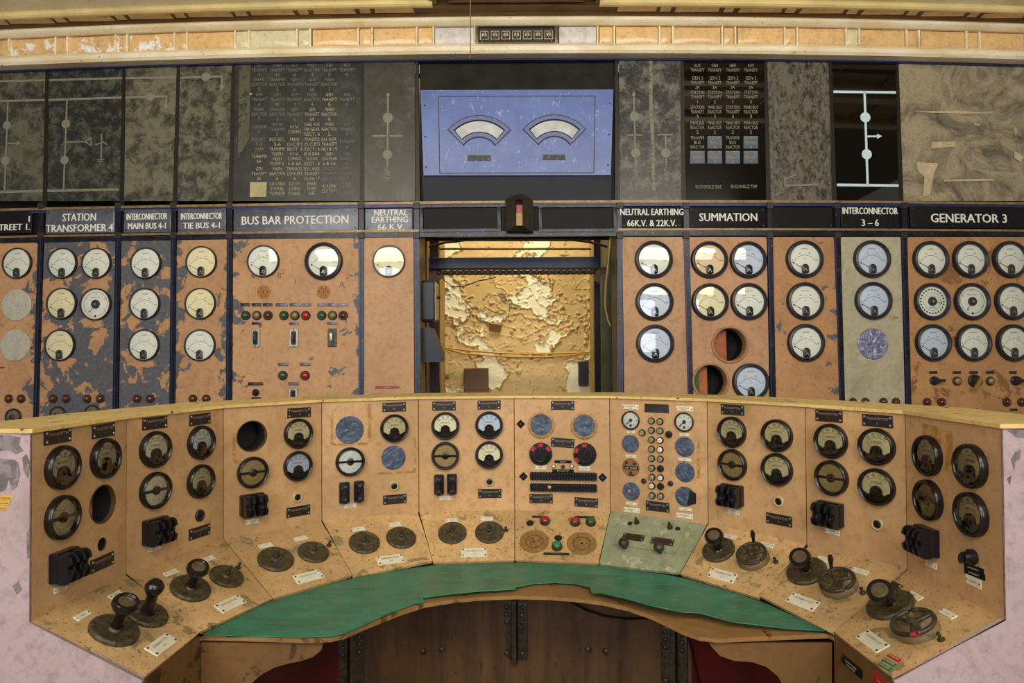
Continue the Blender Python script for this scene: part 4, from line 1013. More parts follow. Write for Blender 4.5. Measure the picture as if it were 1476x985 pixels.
for (x, y, w, h), lab in (((626, 397, 14, 26), 'rust-red gusset under the left end of the navy beam'), ((868, 400, 12, 30), 'rust-red gusset under the right end of the navy beam')):
    s = 1 if x < 700 else -1; P = on_y(x, y, 5.15); k = depth(P) / F
    b = MB(); b.rings([[(-s * w * k / 2, yy, h * k / 2), (s * w * k / 2, yy, h * k / 2), (s * w * k, yy, -h * k * .1), (-s * w * k / 2, yy, -h * k / 2)] for yy in (0, .03)], True, True)
    single('gusset_plate', Matrix.Translation(P), b.mesh('gusset_plate', MATS['rust_red'], 25), lab, 'gusset')
# boxes on the left jamb
navyb = plain('blue_black_box', '1f2430', .45, .1, var=.2)
a, c = on_y(606, 464, 4.72), on_y(622, 405, 4.72); hz = (c.z - a.z); b = MB(); b.box(.04, .11, 0, .085, .20, hz, .008); d = MB(); d.box(.087, .12, 0, .012, .16, hz * .92, .002); kn = MB(); kn.lathe([(.012, 0), (.01, .02), (.0001, .022)], 10)
thing('jamb_box', Matrix.Translation((DOOR_L, 4.66, (a.z + c.z) / 2)), [('box_body', b.mesh('box_body', navyb, 25)), ('side_cover', d.mesh('side_cover', plain('cream_cover', 'b59d6c', .45, var=.2), 25)), ('cover_knob', kn.mesh('cover_knob', M_['black'], 40, M=Matrix.Translation((.095, .10, .03)) @ Matrix.Rotation(PI / 2, 4, 'Z')))],
      'upper blue-black box with cream side cover on the left jamb of the doorway', 'box')
a, c = on_y(608, 522, 4.75), on_y(638, 473, 4.75); hz = c.z - a.z; w = c.x - DOOR_L
b = MB(); prof = [(0, -hz / 2), (w, -hz / 2), (w, -hz / 2 + hz * .28), (w * .45, hz / 2), (0, hz / 2)]
b.rings([[(x, 0, z) for x, z in prof], [(x, .22, z) for x, z in prof]], True, True)
single('jamb_console', Matrix.Translation((DOOR_L, 4.66, (a.z + c.z) / 2)), b.mesh('jamb_console', navyb, 20), 'lower blue-black sloping box on the left jamb of the doorway', 'box')
# left: dark strip standing in for a shaded red gap; right: steel post
for x0, x1, y, lab, mt in ((617, 633, 5.2, 'dark red strip standing in for the gap at the left inside the doorway', 'redv'), (857, 868, 5.5, 'black steel upright at the right inside the doorway', 'blk')):
    a, c = on_y(x0, 600, y), on_y(x1, 380, y); b = MB(); b.box(0, 0, c.z / 2 + .3, c.x - a.x, .08, c.z + .6, .005); b2 = None
    single('dark_upright_strip', Matrix.Translation(((a.x + c.x) / 2, y, 0)), b.mesh('dark_upright_strip', plain('dark_red_brown', '2a120e', .5, var=.4) if mt == 'redv' else M_['black'], 25), lab, 'upright')
a, c = on_y(869, 560, 5.0), on_y(881, 413, 5.0); b = MB(); b.box(0, 0, 0, c.x - a.x, .1, 2.2, .005)  # board coloured green-black to stand in for a dark slot
single('green_board', Matrix.Translation(((a.x + c.x) / 2, 5.05, 1.1)), b.mesh('green_board', plain('dark_slot_green', '3d4226', .6, var=.5, scale=6), 25), 'narrow green-black strip standing in for a slot at the right side of the doorway', 'board')
P = [on_y(x, y, 4.66) for x, y in ((880, 340), (877, 375), (873, 410), (872, 440), (876, 462), (880, 470))]
b = MB(); b.tube([p - P[0] for p in P], .006, 6); single('hanging_cable', Matrix.Translation(P[0]), b.mesh('hanging_cable', M_['cable'], 60), 'yellowed cable hanging down the right jamb of the doorway', 'cable')
for off, lab in ((0, 'upper yellowed cable sagging across the peeling wall'), (5, 'lower yellowed cable sagging across the peeling wall')):
    P = [on_y(x, y + off * (1 if 650 < x < 840 else .3), 6.1) for x, y in ((640, 501), (670, 505), (705, 508), (745, 510), (790, 510), (850, 508))]
    b = MB(); b.tube([p - P[2] for p in P], .010, 6); single('sagging_cable', Matrix.Translation(P[2]), b.mesh('sagging_cable', plain('ochre_cable', 'b98c36', .5), 60), lab, 'cable')
P = [on_y(x, y, 5.9) for x, y in ((636, 398), (642, 406), (652, 413), (668, 413), (690, 405), (715, 400))]
b = MB(); b.tube([p - P[2] for p in P], .005, 6); single('slack_wire', Matrix.Translation(P[2]), b.mesh('slack_wire', M_['blackcable'], 60), 'thin black wire looping below the navy beam at the upper left of the peeling wall', 'wire')
# items low on the yellow wall
def yellow_wall_box(nm, x0, x1, y0, y1, th, mat, lab, cat):
    a, c = on_y(x0, y1, YB_ - th - .02), on_y(x1, y0, YB_ - th - .02); b = MB(); b.box(0, th / 2, 0, c.x - a.x, th, c.z - a.z, .004)
    return single(nm, Matrix.Translation(((a.x + c.x) / 2, YB_ - th - .02, (a.z + c.z) / 2)), b.mesh(nm, mat, 25), lab, cat)
yellow_wall_box('brown_hatch', 669, 704, 531, 590, .03, plain('brown_hatch_paint', '5d4120', .5, var=.2), 'plain brown hatch low on the peeling yellow wall', 'hatch')
yellow_wall_box('dark_notice', 834, 848, 521, 556, .03, M_['darkplate'], 'small dark plate low at the right end of the peeling yellow wall', 'plate')
P = on_y(714, 472, YB_ - .05); b = MB(); b.box(0, 0, 0, .11, .02, .085, .01)
single('paint_flake', Matrix.Translation(P) @ Matrix.Rotation(.15, 4, 'Y') @ Matrix.Rotation(.5, 4, 'X'), b.mesh('paint_flake', plain('brown_flake', '87683a', .5), 25), 'brown curled flake at the middle of the peeling yellow wall', 'flake')
# hanging cord in front of the cornice
P0, P1 = on_y(678, -60, 3.9), on_y(678, 84, 4.45); b = MB(); b.tube([Vector((0, 0, 0)), P1 - P0], .0035, 6)
single('pull_string', Matrix.Translation(P0), b.mesh('pull_string', plain('pale_cord', 'a8905a', .6), 60), 'thin pale cord hanging in front of the cornice, left of the air vent', 'cord')
# air vent
Mx = Matrix.Translation(Vector(((on_arc_y(686, 50, 0).x + on_arc_y(803, 50, 0).x) / 2, WD - .0, (z63 + z37) / 2)))
k = depth(Mx.translation) / F; w, h = 117 * k, 27 * k
fr, bk, cl_ = MB(), MB(), []
for s in (-1, 1): fr.box(0, -.01, s * h / 2 * .93, w, .04, h * .1, .003); fr.box(s * (w / 2 - .008), -.01, 0, .02, .04, h, .003); fr.box(s * (w / 2 - .04), -.006, 0, .008, .02, h * .8, .002)
bk.box(0, .0, 0, w * .97, .008, h * .9)
parts = [('vent_frame', fr.mesh('vent_frame', plain('tarnished_vent', '6a5f4a', .4, .5, var=.3), 25)), ('dark_back', bk.mesh('dark_back', M_['darkplate'], 25))]
cb = MB(); s = w * .107
for sg in (-1, 1): cb.box(0, -.008, sg * s * .45, s, .014, s * .10, .001); cb.box(sg * s * .45, -.008, 0, s * .10, .014, s, .001)
cb.lathe([(s * .33, .004), (s * .28, .016), (.0001, .018)], 12, c=(0, 0, s * .06))
cb.cur = 1
for sg in (-1, 1): cb.bar2((0, -s * .05), (sg * s * .3, -s * .38), s * .08, .02, .004)
cb.bar2((0, -.01), (0, s * .3), s * .06, .0205, .004)
cellm = cb.mesh('vent_cell', [plain('pale_vent_metal', 'b5ac94', .35, .4, var=.2), M_['ink']], 30)
v = thing('air_vent', Mx, parts, 'rectangular metal vent with seven square cells in the middle of the cornice', 'vent')
for i in range(7):
    o = bpy.data.objects.new('vent_cell', cellm); COL.objects.link(o); o.parent = v; o.location = ((-3 + i) * w * .132, 0, 0)
# ================================================================== instruments: meshes of unit diameter, shared between copies
def arcpts(r, a0, a1, n): return [(r * math.cos(math.radians(a0 + (a1 - a0) * i / n)), r * math.sin(math.radians(a0 + (a1 - a0) * i / n))) for i in range(n + 1)]
_MC = {}
def cached(key, fn):
    if key not in _MC: _MC[key] = fn()
    return _MC[key]
def wall_bezel(thick):
    b = MB()
    if thick: b.lathe([(.5, -.02), (.5, .05), (.475, .10), (.43, .115), (.405, .09), (.395, .03)], 44)
    else: b.lathe([(.5, -.02), (.5, .06), (.485, .08), (.462, .08), (.452, .03)], 44)
    return b.mesh('bezel', M_['ring'], 35)
def wall_face(r, face):
    b = MB(); b.disc(r, .028, 44); return b.mesh('dial_face', M_[face])
def wall_scale(R, kind):
    b = MB(); s = R / .45; h = .030
    if kind in ('amp', 'ampb'):
        c = (0, -.24 * s); r = .36 * s
        b.arc(c, r, .008, 32, 148, h)
        for i in range(9):
            a = math.radians(148 - 116 * i / 8); L = .035 if i % 2 == 0 else .02
            b.bar2((c[0] + r * math.cos(a), c[1] + r * math.sin(a)), (c[0] + (r + L) * math.cos(a), c[1] + (r + L) * math.sin(a)), .008, h)
        for i, t in enumerate(('0', '20', '40', '60') if kind == 'amp' else ('0', '300', '600', '900')):
            a = math.radians(150 - 120 * i / 3); b.text(t, c[0] + (r + .085) * math.cos(a) * .93, c[1] + (r + .075) * math.sin(a), h, .06)
        b.text('AMPERES' if kind == 'amp' else 'M.WATTS', 0, .31 * s, h, .05); b.disc(.012, h, 8, c=(0, 0, 0.02))
    elif kind == 'rot':
        b.arc((0, 0), .37 * s, .010, -120, 240, h, 40)
        for i in range(5):
            a = math.radians(90 - 300 * (i - 2) / 5); b.bar2((.37 * s * math.cos(a), .37 * s * math.sin(a)), (.30 * s * math.cos(a), .30 * s * math.sin(a)), .012, h)
        b.text('INDICATOR', 0, .21 * s, h, .05)
        b.text('IN', -.12, -.27 * s, h, .05); b.disc(.035, h, 12, c=(0, 0, -.36 * s))
    elif kind == 'clock':
        for i in range(24):
            a = 2 * PI * i / 24; r = .36 * s; b.box(r * math.cos(a), -h, r * math.sin(a), .042, .002, .042)
        b.arc((0, 0), .27 * s, .008, 0, 360, h, 40); b.text('TOTAL', 0, .14 * s, h, .06); b.text('HOURS', 0, -.18 * s, h, .06)
        for i in range(12):
            a = 2 * PI * i / 12 + .2; b.text(str(i + 1), .22 * s * math.cos(a), .22 * s * math.sin(a), h, .045)
    return b.mesh('scale', M_['ink'])
def wall_needle(R, ang, kind):
    b = MB(); s = R / .45
    c = (0, -.30 * s) if kind == 'amp' else (0, 0)
    a = math.radians(ang); d = (math.cos(a), math.sin(a)); n = (-d[1], d[0]); L = (.46 if kind == 'amp' else .33) * s
    b.poly([(c[0] + n[0] * .012, c[1] + n[1] * .012), (c[0] - n[0] * .012, c[1] - n[1] * .012), (c[0] + d[0] * L, c[1] + d[1] * L)], .045, .004)
    e = (c[0] + d[0] * L * .86, c[1] + d[1] * L * .86); b.disc(.022, .046, 8, c=(e[0], 0, e[1]))
    return b.mesh('needle', M_['ink'])
def wall_hub(R, kind):
    b = MB(); s = R / .45
    if kind == 'amp':
        w = .105 * s; z0, z1 = -.435 * s, -.25 * s
        pts = [(-w, z0 + .03)] + [(x, z0 - .0) for x in (-w * .6, w * .6)] + [(w, z0 + .03)] + [(w * math.cos(math.radians(t)), z1 + w * math.sin(math.radians(t))) for t in range(0, 181, 20)]
        b.rings([[(x, -.03, z) for x, z in pts], [(x, -.06, z) for x, z in pts], [(x * .8, -.07, (z - z1) * .85 + z1) for x, z in pts]], False, True)
        b.cur = 1; b.disc(.022, .0712, 8, c=(0, 0, z1 - .05 * s))
        for sg in (-1, 1): b.bar2((sg * .05, z0 + .06), (sg * .02, z0 + .10), .012, .0712)
    else:
        b.lathe([(.14 * s, .03), (.13 * s, .06), (.06, .075), (.0001, .078)], 20); b.cur = 1; b.disc(.03, .079, 10)
    return b.mesh('hub_cover', [M_['black'], M_['silver']], 35)
def cover(r, h): 
    b = MB(); b.lathe([(r, h), (r * .6, h + .012), (.0001, h + .016)], 32); return b.mesh('cover_glass', GL, 60)
WM_ = {'amp': [(152,), (150,)], 'rot': None}
def wall_meter(px, py, dpx, label, face='facewhite', thick=False, kind='amp', ang=None, group='white dialled meters on the switchboard', scale=None):
    Mx = wall_frame(px, py, .002); d = px_len(Mx.translation, dpx); R = .40 if thick else .455
    ang = ang if ang is not None else 151
    nk = 'amp' if kind in ('amp', 'ampb') else 'rot'
    parts = [('bezel', cached(('wb', thick), lambda: wall_bezel(thick))), ('dial_face', cached(('wf', R, face), lambda: wall_face(R, face)), [('scale', cached(('ws', R, kind), lambda: wall_scale(R, kind)))]),
             ('needle', cached(('wn', R, ang, nk), lambda: wall_needle(R, ang, nk))), ('hub_cover', cached(('wh', R, nk), lambda: wall_hub(R, nk))), ('cover_glass', cached(('wg', R), lambda: cover(R, .08)))]
    return thing('wall_meter', Mx, parts, label, 'meter', group, d)
def lamp(Mx, d, lens, label, group, ring='darkbrass', cat='indicator lamp'):
    rg = cached(('lr', ring), lambda: (lambda b: (b.lathe([(.5, -.02), (.5, .12), (.44, .2), (.36, .2), (.34, .1)], 20), b.mesh('lamp_ring', M_[ring], 35))[1])(MB()))
    ln = cached(('ll', lens), lambda: (lambda b: (b.lathe([(.36, .1), (.34, .24), (.26, .34), (.14, .40), (.0001, .42)], 20), b.mesh('lens', M_[lens], 60))[1])(MB()))
    return thing('indicator_lamp', Mx, [('lamp_ring', rg), ('lens', ln)], label, cat, group, d)
def wall_lamp(px, py, dpx, lens, label, group='indicator lamps on the switchboard', ring='darkbrass'):
    Mx = wall_frame(px, py, .001); return lamp(Mx, px_len(Mx.translation, dpx), lens, label, group, ring)
def plate(Mx, w, h, lines, label, mat='darkplate', ink='offwhite', name='nameplate', screws=4, group=None, th=.004, tilt=0, size=None, cat='nameplate', maxw=.8):
    if tilt: Mx = Mx @ Matrix.Rotation(math.radians(tilt), 4, 'Y')
    b = MB(); b.box(0, -th / 2 + .0005, 0, w, th, h, .0012); b.cur = 1
    xs = [(-1, -1), (1, -1), (-1, 1), (1, 1)] if screws == 4 else [(-1, 0), (1, 0)] if screws == 2 else []
    rs = min(.0042, h * .11)
    for sx, sz in xs: b.lathe([(rs, th - .001), (rs * .8, th + .0006), (.0001, th + .0006)], 8, c=(sx * (w / 2 - rs * 1.9), 0, sz * (h / 2 - rs * 1.9)))
    m2 = M_['silver'] if mat not in ('offwhite', 'white') else M_['ink']
    key = ('pl', round(w, 4), round(h, 4), mat, screws, th); pm = cached(key, lambda: b.mesh('plate_sheet', [M_[mat], m2], 30))
    if not lines: return single(name, Mx, pm, label, cat, group)
    def mk():
        t = MB(); n = len(lines); sz = size or h * (.30 if n > 1 else .38)
        for i, q in enumerate(lines):
            t.text(q, 0, ((n - 1) / 2 - i) * sz * 1.25, th + .0006, sz, maxw=w * maxw)
        return t.mesh('lettering', M_[ink])
    lm = cached(('lt', round(w, 4), round(h, 4), tuple(lines), ink, size), mk)
    return thing(name, Mx, [('plate_sheet', pm), ('lettering', lm)], label, cat, group)
# ------------------------------------------------------------------ wall meters
T = 'thin-rimmed white meter'
wm = wall_meter
wm(26, 380, 45, 'thin-rimmed white meter at the top of the Street 1 bay, leftmost on the wall')
wm(91, 380, 45, T + ' at the top left of the Station Transformer 4 bay'); wm(140, 380, 45, T + ' at the top right of the Station Transformer 4 bay')
wm(90, 438, 46, T + ' in the middle left of the Station Transformer 4 bay', face='facecream'); wm(139, 439, 47, 'white rotary dial with black centre boss in the Station Transformer 4 bay', kind='rot', ang=232)
wm(87.5, 498, 46, T + ' at the bottom of the Station Transformer 4 bay', face='facecream')
wm(211, 380, 46, T + ' at the top of the Main Bus 4-1 bay'); wm(209.5, 438.5, 46, T + ' in the middle of the Main Bus 4-1 bay'); wm(208.5, 498, 46, T + ' at the bottom of the Main Bus 4-1 bay')
wm(291, 378, 46, T + ' at the top of the Tie Bus 4-1 bay', face='facecream'); wm(289.5, 438, 46, T + ' in the middle of the Tie Bus 4-1 bay', face='facecream'); wm(289, 498, 46, T + ' at the bottom of the Tie Bus 4-1 bay')
wm(380, 377, 47, T + ' at the top left of the Bus Bar Protection bay'); wm(467, 377, 55, 'thick black-rimmed white meter at the top right of the Bus Bar Protection bay', thick=True)
wm(561, 377, 47, 'only meter of the Neutral Earthing 66 K.V. bay, thin-rimmed and white', face='facecream')
B_ = 'thick black-rimmed meter'
wm(942, 374.5, 55, B_ + ' at the top of the Neutral Earthing 66K.V. and 22K.V. bay', thick=True); wm(943, 435.5, 55, B_ + ' in the middle of the Neutral Earthing 66K.V. and 22K.V. bay', 'faceblue', True); wm(944, 495.5, 55, B_ + ' at the bottom of the Neutral Earthing 66K.V. and 22K.V. bay', 'faceblue', True)
wm(1022, 375, 54, 'black-rimmed meter with a peach dial at the top left of the Summation bay', 'facepeach', True, 'ampb'); wm(1078, 375, 54, 'black-rimmed meter with a bluish dial at the top right of the Summation bay', 'faceblue', True, 'ampb')
wm(1023, 435.5, 54, B_ + ' second down on the left of the Summation bay', 'facecream', True, 'ampb'); wm(1079, 435, 54, B_ + ' second down on the right of the Summation bay', 'facewhite', True, 'ampb')
wm(1081.5, 551, 54, 'lone black-rimmed meter low in the Summation bay, beside an open hole', 'faceblue', True)
wm(1159, 374, 55, B_ + ' at the top of the blank-headed chipped orange bay', thick=True); wm(1160, 434.5, 55, B_ + ' in the middle of the blank-headed chipped orange bay', thick=True); wm(1161, 494.5, 55, B_ + ' at the bottom of the blank-headed chipped orange bay', thick=True)
wm(1256, 374, 55, B_ + ' at the top of the pale Interconnector 3-6 bay', 'faceblue', True); wm(1258, 434, 55, B_ + ' in the middle of the pale Interconnector 3-6 bay', 'faceblue', True)
for r, (y, row) in enumerate(((374.5, (1340.5, 1397.5, 1455)), (435, (1342.5, 1400, 1458)), (494.5, (1344, 1402, 1460)))):
    for c, x in enumerate(row):
        rn, cn_ = ('top', 'middle', 'bottom')[r], ('left', 'middle', 'right')[c]
        if (r, c) == (1, 0): wm(x, y, 54, 'black-rimmed dial ringed with small clock figures in the Generator 3 bay', thick=True, kind='clock', ang=-8)
        elif (r, c) == (1, 1): wm(x, y, 54, 'black-rimmed rotary dial with dark boss at the centre of the Generator 3 bay', thick=True, kind='rot', ang=235)
        else: wm(x, y, 54, 'black-rimmed meter, %s row, %s column of the Generator 3 bay' % (rn, cn_), 'faceblue' if (r, c) == (2, 0) else 'facewhite', True)
# blank discs, foil disc
def blank(px, py, dpx, mat, label, crumple=0.0, name='blanking_disc'):
    Mx = wall_frame(px, py, .001); d = px_len(Mx.translation, dpx)
    b = MB(); N = 40; prof = [(.5, .0), (.5, .02), (.48, .035), (.36, .04), (.24, .042), (.12, .042), (.0001, .042)]
    b.lathe(prof, N)
    if crumple:
        for v in b.v:
            r = math.hypot(v.x, v.z)
            if r < .47: v.y -= crumple * (noise.fractal(Vector((v.x * 7, v.z * 7, px)), .8, 2, 4))
    return single(name, Mx @ Matrix.Scale(d, 4), b.mesh(name, mat, 30 if not crumple else 15), label, 'disc')
whd = peel_paint('chalky_disc', 'c2bfae', '8d8a80', .36, dirt=.12, scale=30, seed=61)
blank(24.5, 440, 46, whd, 'chalky white blanking disc, upper of two in the Street 1 bay'); blank(22.5, 498, 46, whd, 'chalky white blanking disc, lower of two in the Street 1 bay')
foil = NT('crumpled_foil'); foil.base(lin('8d8fae')); foil.rough(.3); foil.b.inputs['Metallic'].default_value = .6; foil.bump(foil.noise(24, 5, .6, 1.2), 1.0, .012)
blank(1258, 496, 45, foil.m, 'crumpled lilac foil disc over the lowest opening of the Interconnector 3-6 bay', .05)
# open holes of the Summation bay
def open_hole(px, py, label, swap):
    Mx = wall_frame(px, py, .002); d = px_len(Mx.translation, 54)
    a = MB(); a.lathe([(.5, -.01), (.5, .03), (.485, .045), (.455, .045), (.44, .03), (.43, -.25)], 40)
    c = MB(); c.lathe([(.46, -.10), (.46, -.75), (.0001, -.75)], 32)
    h = MB(); h.box(-.21, .30, 0, .42, .03, .80)
    return thing('open_meter_hole', Mx, [('rim', a.mesh('rim', plain('tan_ring', 'a87f56', .45, var=.2), 35)), ('inner_sleeve', c.mesh('inner_sleeve', M_['void'], 35)), ('inner_board', h.mesh('inner_board', plain('orange_brown_board', 'a8581f' if not swap else '7d431c', .5, var=.3), 20))], label, 'opening', None, d)
open_hole(1052, 497, 'open round hole with a brown board inside, upper of two in the Summation bay', False)
o = open_hole(1024, 550, 'open round hole showing green and brown inside, lower of two in the Summation bay', True)
g_ = MB(); g_.box(-.32, .28, 0, .20, .03, .7); q = bpy.data.objects.new('green_board', g_.mesh('green_board', plain('green_inside', '3a5a24', .5), 20)); COL.objects.link(q); q.parent = o
o.children[2].location = (.36, 0, 0) if o.children[2].name.startswith('inner_board') else (0, 0, 0)
# lamps and knobs low on the wall
for bay, xs in (('Street 1', (13, 31)), ('Station Transformer 4', (77, 95.5, 126, 145)), ('Main Bus 4-1', (198, 217)), ('Tie Bus 4-1', (278.5, 297.5))):
    for i, x in enumerate(xs):
        pos = ('left' if i == 0 else 'right') if len(xs) == 2 else ('first', 'second', 'third', 'fourth')[i]
        lab = ('%s dark red lamp of the pair low in the %s bay' if len(xs) == 2 else '%s from left of the four dark red lamps low in the %s bay') % (pos, bay)
        wall_lamp(x, 575, 12.5, 'lensred', lab)
for i, x in enumerate((1229, 1247, 1273, 1291)): wall_lamp(x, 579.5, 12, 'lensred', '%s from left of the four dark lamps below the foil disc' % ('first', 'second', 'third', 'fourth')[i])
for i, x in enumerate((1336, 1357, 1451, 1472)): wall_lamp(x, 580, 12.5, 'lensred', '%s from left of the four dark red lamps low in the Generator 3 bay' % ('first', 'second', 'third', 'fourth')[i])
for x, lab in ((540, 'left dark knob peeping over the desk in the Neutral Earthing 66 K.V. bay'), (577, 'right dark knob peeping over the desk in the Neutral Earthing 66 K.V. bay')): wall_lamp(x, 574, 12, 'lensred', lab.replace('the two round dark knobs', 'two dark knobs'), ring='blackmatt')
for x, lab in ((1172, 'left of two pale lamps just above the desk edge in the chipped orange bay'), (1194, 'right of two pale lamps just above the desk edge in the chipped orange bay')): wall_lamp(x, 582, 12, 'silver', lab)
# key switches beneath the lamps at the left
for x, y, d, lab in ((20, 601, 24, 'round grey key switch low in the Street 1 bay, just above the desk'), (84, 598, 24, 'left round grey switch half hidden by the desk in the Station Transformer 4 bay'), (134, 596, 24, 'right round grey switch half hidden by the desk in the Station Transformer 4 bay')):
    Mx = wall_frame(x, y, .001); a = MB(); a.lathe([(.5, -.02), (.5, .1), (.46, .14), (.42, .14), (.4, .08)], 28); c = MB(); c.lathe([(.41, .08), (.2, .1), (.15, .1)], 28); c.lathe([(.15, .1), (.14, .2), (.0001, .2)], 16); n_ = MB(); n_.box(0, -.2, .0, .06, .2, .22, .01)
    thing('key_switch', Mx, [('switch_ring', a.mesh('switch_ring', M_['ring'], 35)), ('switch_plate', c.mesh('switch_plate', plain('grey_switch', '6d6a58', .4, .3, var=.3), 35)), ('key_bit', n_.mesh('key_bit', M_['ink'], 25))], lab, 'switch', None, px_len(Mx.translation, d))
# Bus Bar Protection bay
cols = ('green', 'amber', 'red'); lensof = {'green': 'lensgreen', 'amber': 'lensyellow', 'red': 'lensbright'}
for gname, xs in (('left', (354.5, 370.5, 386.5)), ('middle', (409.5, 425.5, 441)), ('right', (464, 479.5, 495))):
    for c_, x in zip(cols, xs): wall_lamp(x, 455, 13.5, lensof[c_] if not (c_ == 'red' and gname != 'middle') else 'lensred', '%s lamp in the %s set of three in the Bus Bar Protection bay' % (c_, gname), 'coloured lamps of the Bus Bar Protection bay', 'blackmatt')
wall_lamp(408, 541.5, 13.5, 'lensgreen', 'green lamp of the lower pair in the Bus Bar Protection bay', 'coloured lamps of the Bus Bar Protection bay', 'blackmatt')
wall_lamp(440, 541.5, 13.5, 'lensbright', 'red lamp of the lower pair in the Bus Bar Protection bay', 'coloured lamps of the Bus Bar Protection bay', 'blackmatt')
def wp(px, py, w, h, lines, label, mat='darkplate', ink='silver', **kw):
    Mx = wall_frame(px, py, .001); k = depth(Mx.translation) / F
    return plate(Mx, w * k, h * k, lines, label, mat, ink, screws=0, name='label_strip', cat='label strip', **kw)
for i, (x, w, lab) in enumerate(((354, 14, 'dark label strip above the left green lamp'), (370, 14, 'dark label strip above the left amber lamp'), (386, 14, 'dark label strip above the left red lamp'), (406, 18, 'label strip above the middle green lamp'), (426, 17, 'label strip above the middle amber lamp'), (442, 12, 'label strip above the middle red lamp'), (464, 13, 'label strip above the right green lamp'), (480, 16, 'label strip above the right amber lamp'), (495, 13, 'label strip above the right red lamp'))):
    wp(x, 439.5, w, 4.6, ['TRIP' if i % 3 else 'IN'], lab + ' in Bus Bar Protection bay', 'darkplate' if i < 3 else 'slateplate')
for x, lab in ((370, 'small label strip below the left three lamps'), (424, 'small label strip below the middle three lamps'), (479, 'small label strip below the right three lamps')): wp(x, 466.5, 14, 3.8, [], lab + ' in Bus Bar Protection bay', 'darkplate' if x < 400 else 'slateplate')
for x, y, w, lab in ((408, 525.5, 15, 'label strip above the lower green lamp'), (440, 525.5, 15, 'label strip above the lower red lamp'), (423, 553.5, 14, 'label strip above the lowest toggle switch'), (368.5, 553.5, 22, 'dark label strip above the small black push knob'), (369.5, 575, 14, 'dark label strip below the small black push knob')):
    wp(x, y, w, 4.6, ['CLOSED'] if w > 14 else [], lab + ' in Bus Bar Protection bay', 'darkplate' if x < 400 else 'slateplate')
def toggle(px, py, label, pl='silver', lv='redpaint', hpx=26):
    Mx = wall_frame(px, py, .001); k = depth(Mx.translation) / F; h, w = hpx * k, 12.5 * k
    a = MB(); a.box(0, -.004, 0, w, .010, h, .003); c = MB(); c.box(0, -.010, 0, w * .55, .006, h * .74, .001); l_ = MB(); l_.box(0, -.022, h * .02, w * .32, .03, h * .5, .004)
    d = MB(); d.lathe([(.004, .009), (.003, .012), (.0001, .012)], 8, c=(0, 0, h * .43)); d.lathe([(.004, .009), (.003, .012), (.0001, .012)], 8, c=(0, 0, -h * .43))
    return thing('toggle_switch', Mx, [('switch_plate', a.mesh('switch_plate', M_[pl], 30)), ('slot', c.mesh('slot', M_['black'], 30)), ('lever', l_.mesh('lever', M_[lv], 30)), ('screw', d.mesh('screw', M_['iron'], 30))], label, 'switch', 'toggle switches of the Bus Bar Protection bay')
toggle(369, 487.5, 'silver-plated toggle switch, left of the row of three in the Bus Bar Protection bay', lv='iron'); toggle(424, 487.5, 'silver-plated toggle with red-brown lever, middle of three in the Bus Bar Protection bay')
toggle(479, 487, 'dark brown-plated toggle switch, right of the row of three in the Bus Bar Protection bay', 'darkbrass', 'silver'); toggle(423, 571, 'toggle switch half hidden by the desk, lowest in the Bus Bar Protection bay', lv='black', hpx=22)
Mx = wall_frame(369, 566, .001); b = MB(); b.lathe([(.5, 0), (.5, .2), (.4, .3), (.3, .3), (.28, .6), (.2, .7), (.0001, .7)], 18)
single('push_stud', Mx @ Matrix.Scale(px_len(Mx.translation, 10), 4), b.mesh('push_stud', M_['black'], 35), 'small round black push knob low left in the Bus Bar Protection bay', 'knob')
for x, lab in ((380, 'brown stained rosette with screw holes below the thin-rimmed Bus Bar Protection meter'), (466.5, 'brown stained rosette with screw holes below the thick-rimmed Bus Bar Protection meter')):
    Mx = wall_frame(x, 421, .0005); a = MB(); a.lathe([(.5, .0), (.5, .015), (.0001, .015)], 24); h = MB(); h.disc(.06, .02, 10)
    for i in range(6): t = i * PI / 3; h.disc(.05, .02, 8, c=(.33 * math.cos(t), 0, .33 * math.sin(t)))
    h.arc((0, 0), .2, .02, 0, 360, .02)
    thing('rosette', Mx, [('stained_ring', a.mesh('stained_ring', plain('orange_brown_stain', 'a86f34', .6, var=.3, scale=80), 35)), ('screw_hole', h.mesh('screw_hole', M_['ink']))], lab, 'rosette', None, px_len(Mx.translation, 20))
t = MB(); t.text('B"', 0, 0, .0008, .055); single('pencil_mark', wall_frame(405, 397, .0005), t.mesh('pencil_mark', plain('pencil_grey', '86684c', .7)), 'handwritten pencil letter B below the left Bus Bar Protection meter', 'pencil mark')
t = MB(); t.text('A', 0, 0, .0008, .06); single('pencil_mark', wall_frame(493, 410, .0005), t.mesh('pencil_mark', MATS['pencil_grey']), 'handwritten pencil letter A below the right Bus Bar Protection meter', 'pencil mark')
wp(558.5, 558.5, 35, 3.6, ['EARTH NEUTRAL'], 'thin red tape label low in the Neutral Earthing 66 K.V. bay', 'redtape', 'white')
wp(3, 530, 8, 2.4, [], 'thin red tape scrap at the far left of the Street 1 bay', 'redtape', 'white')
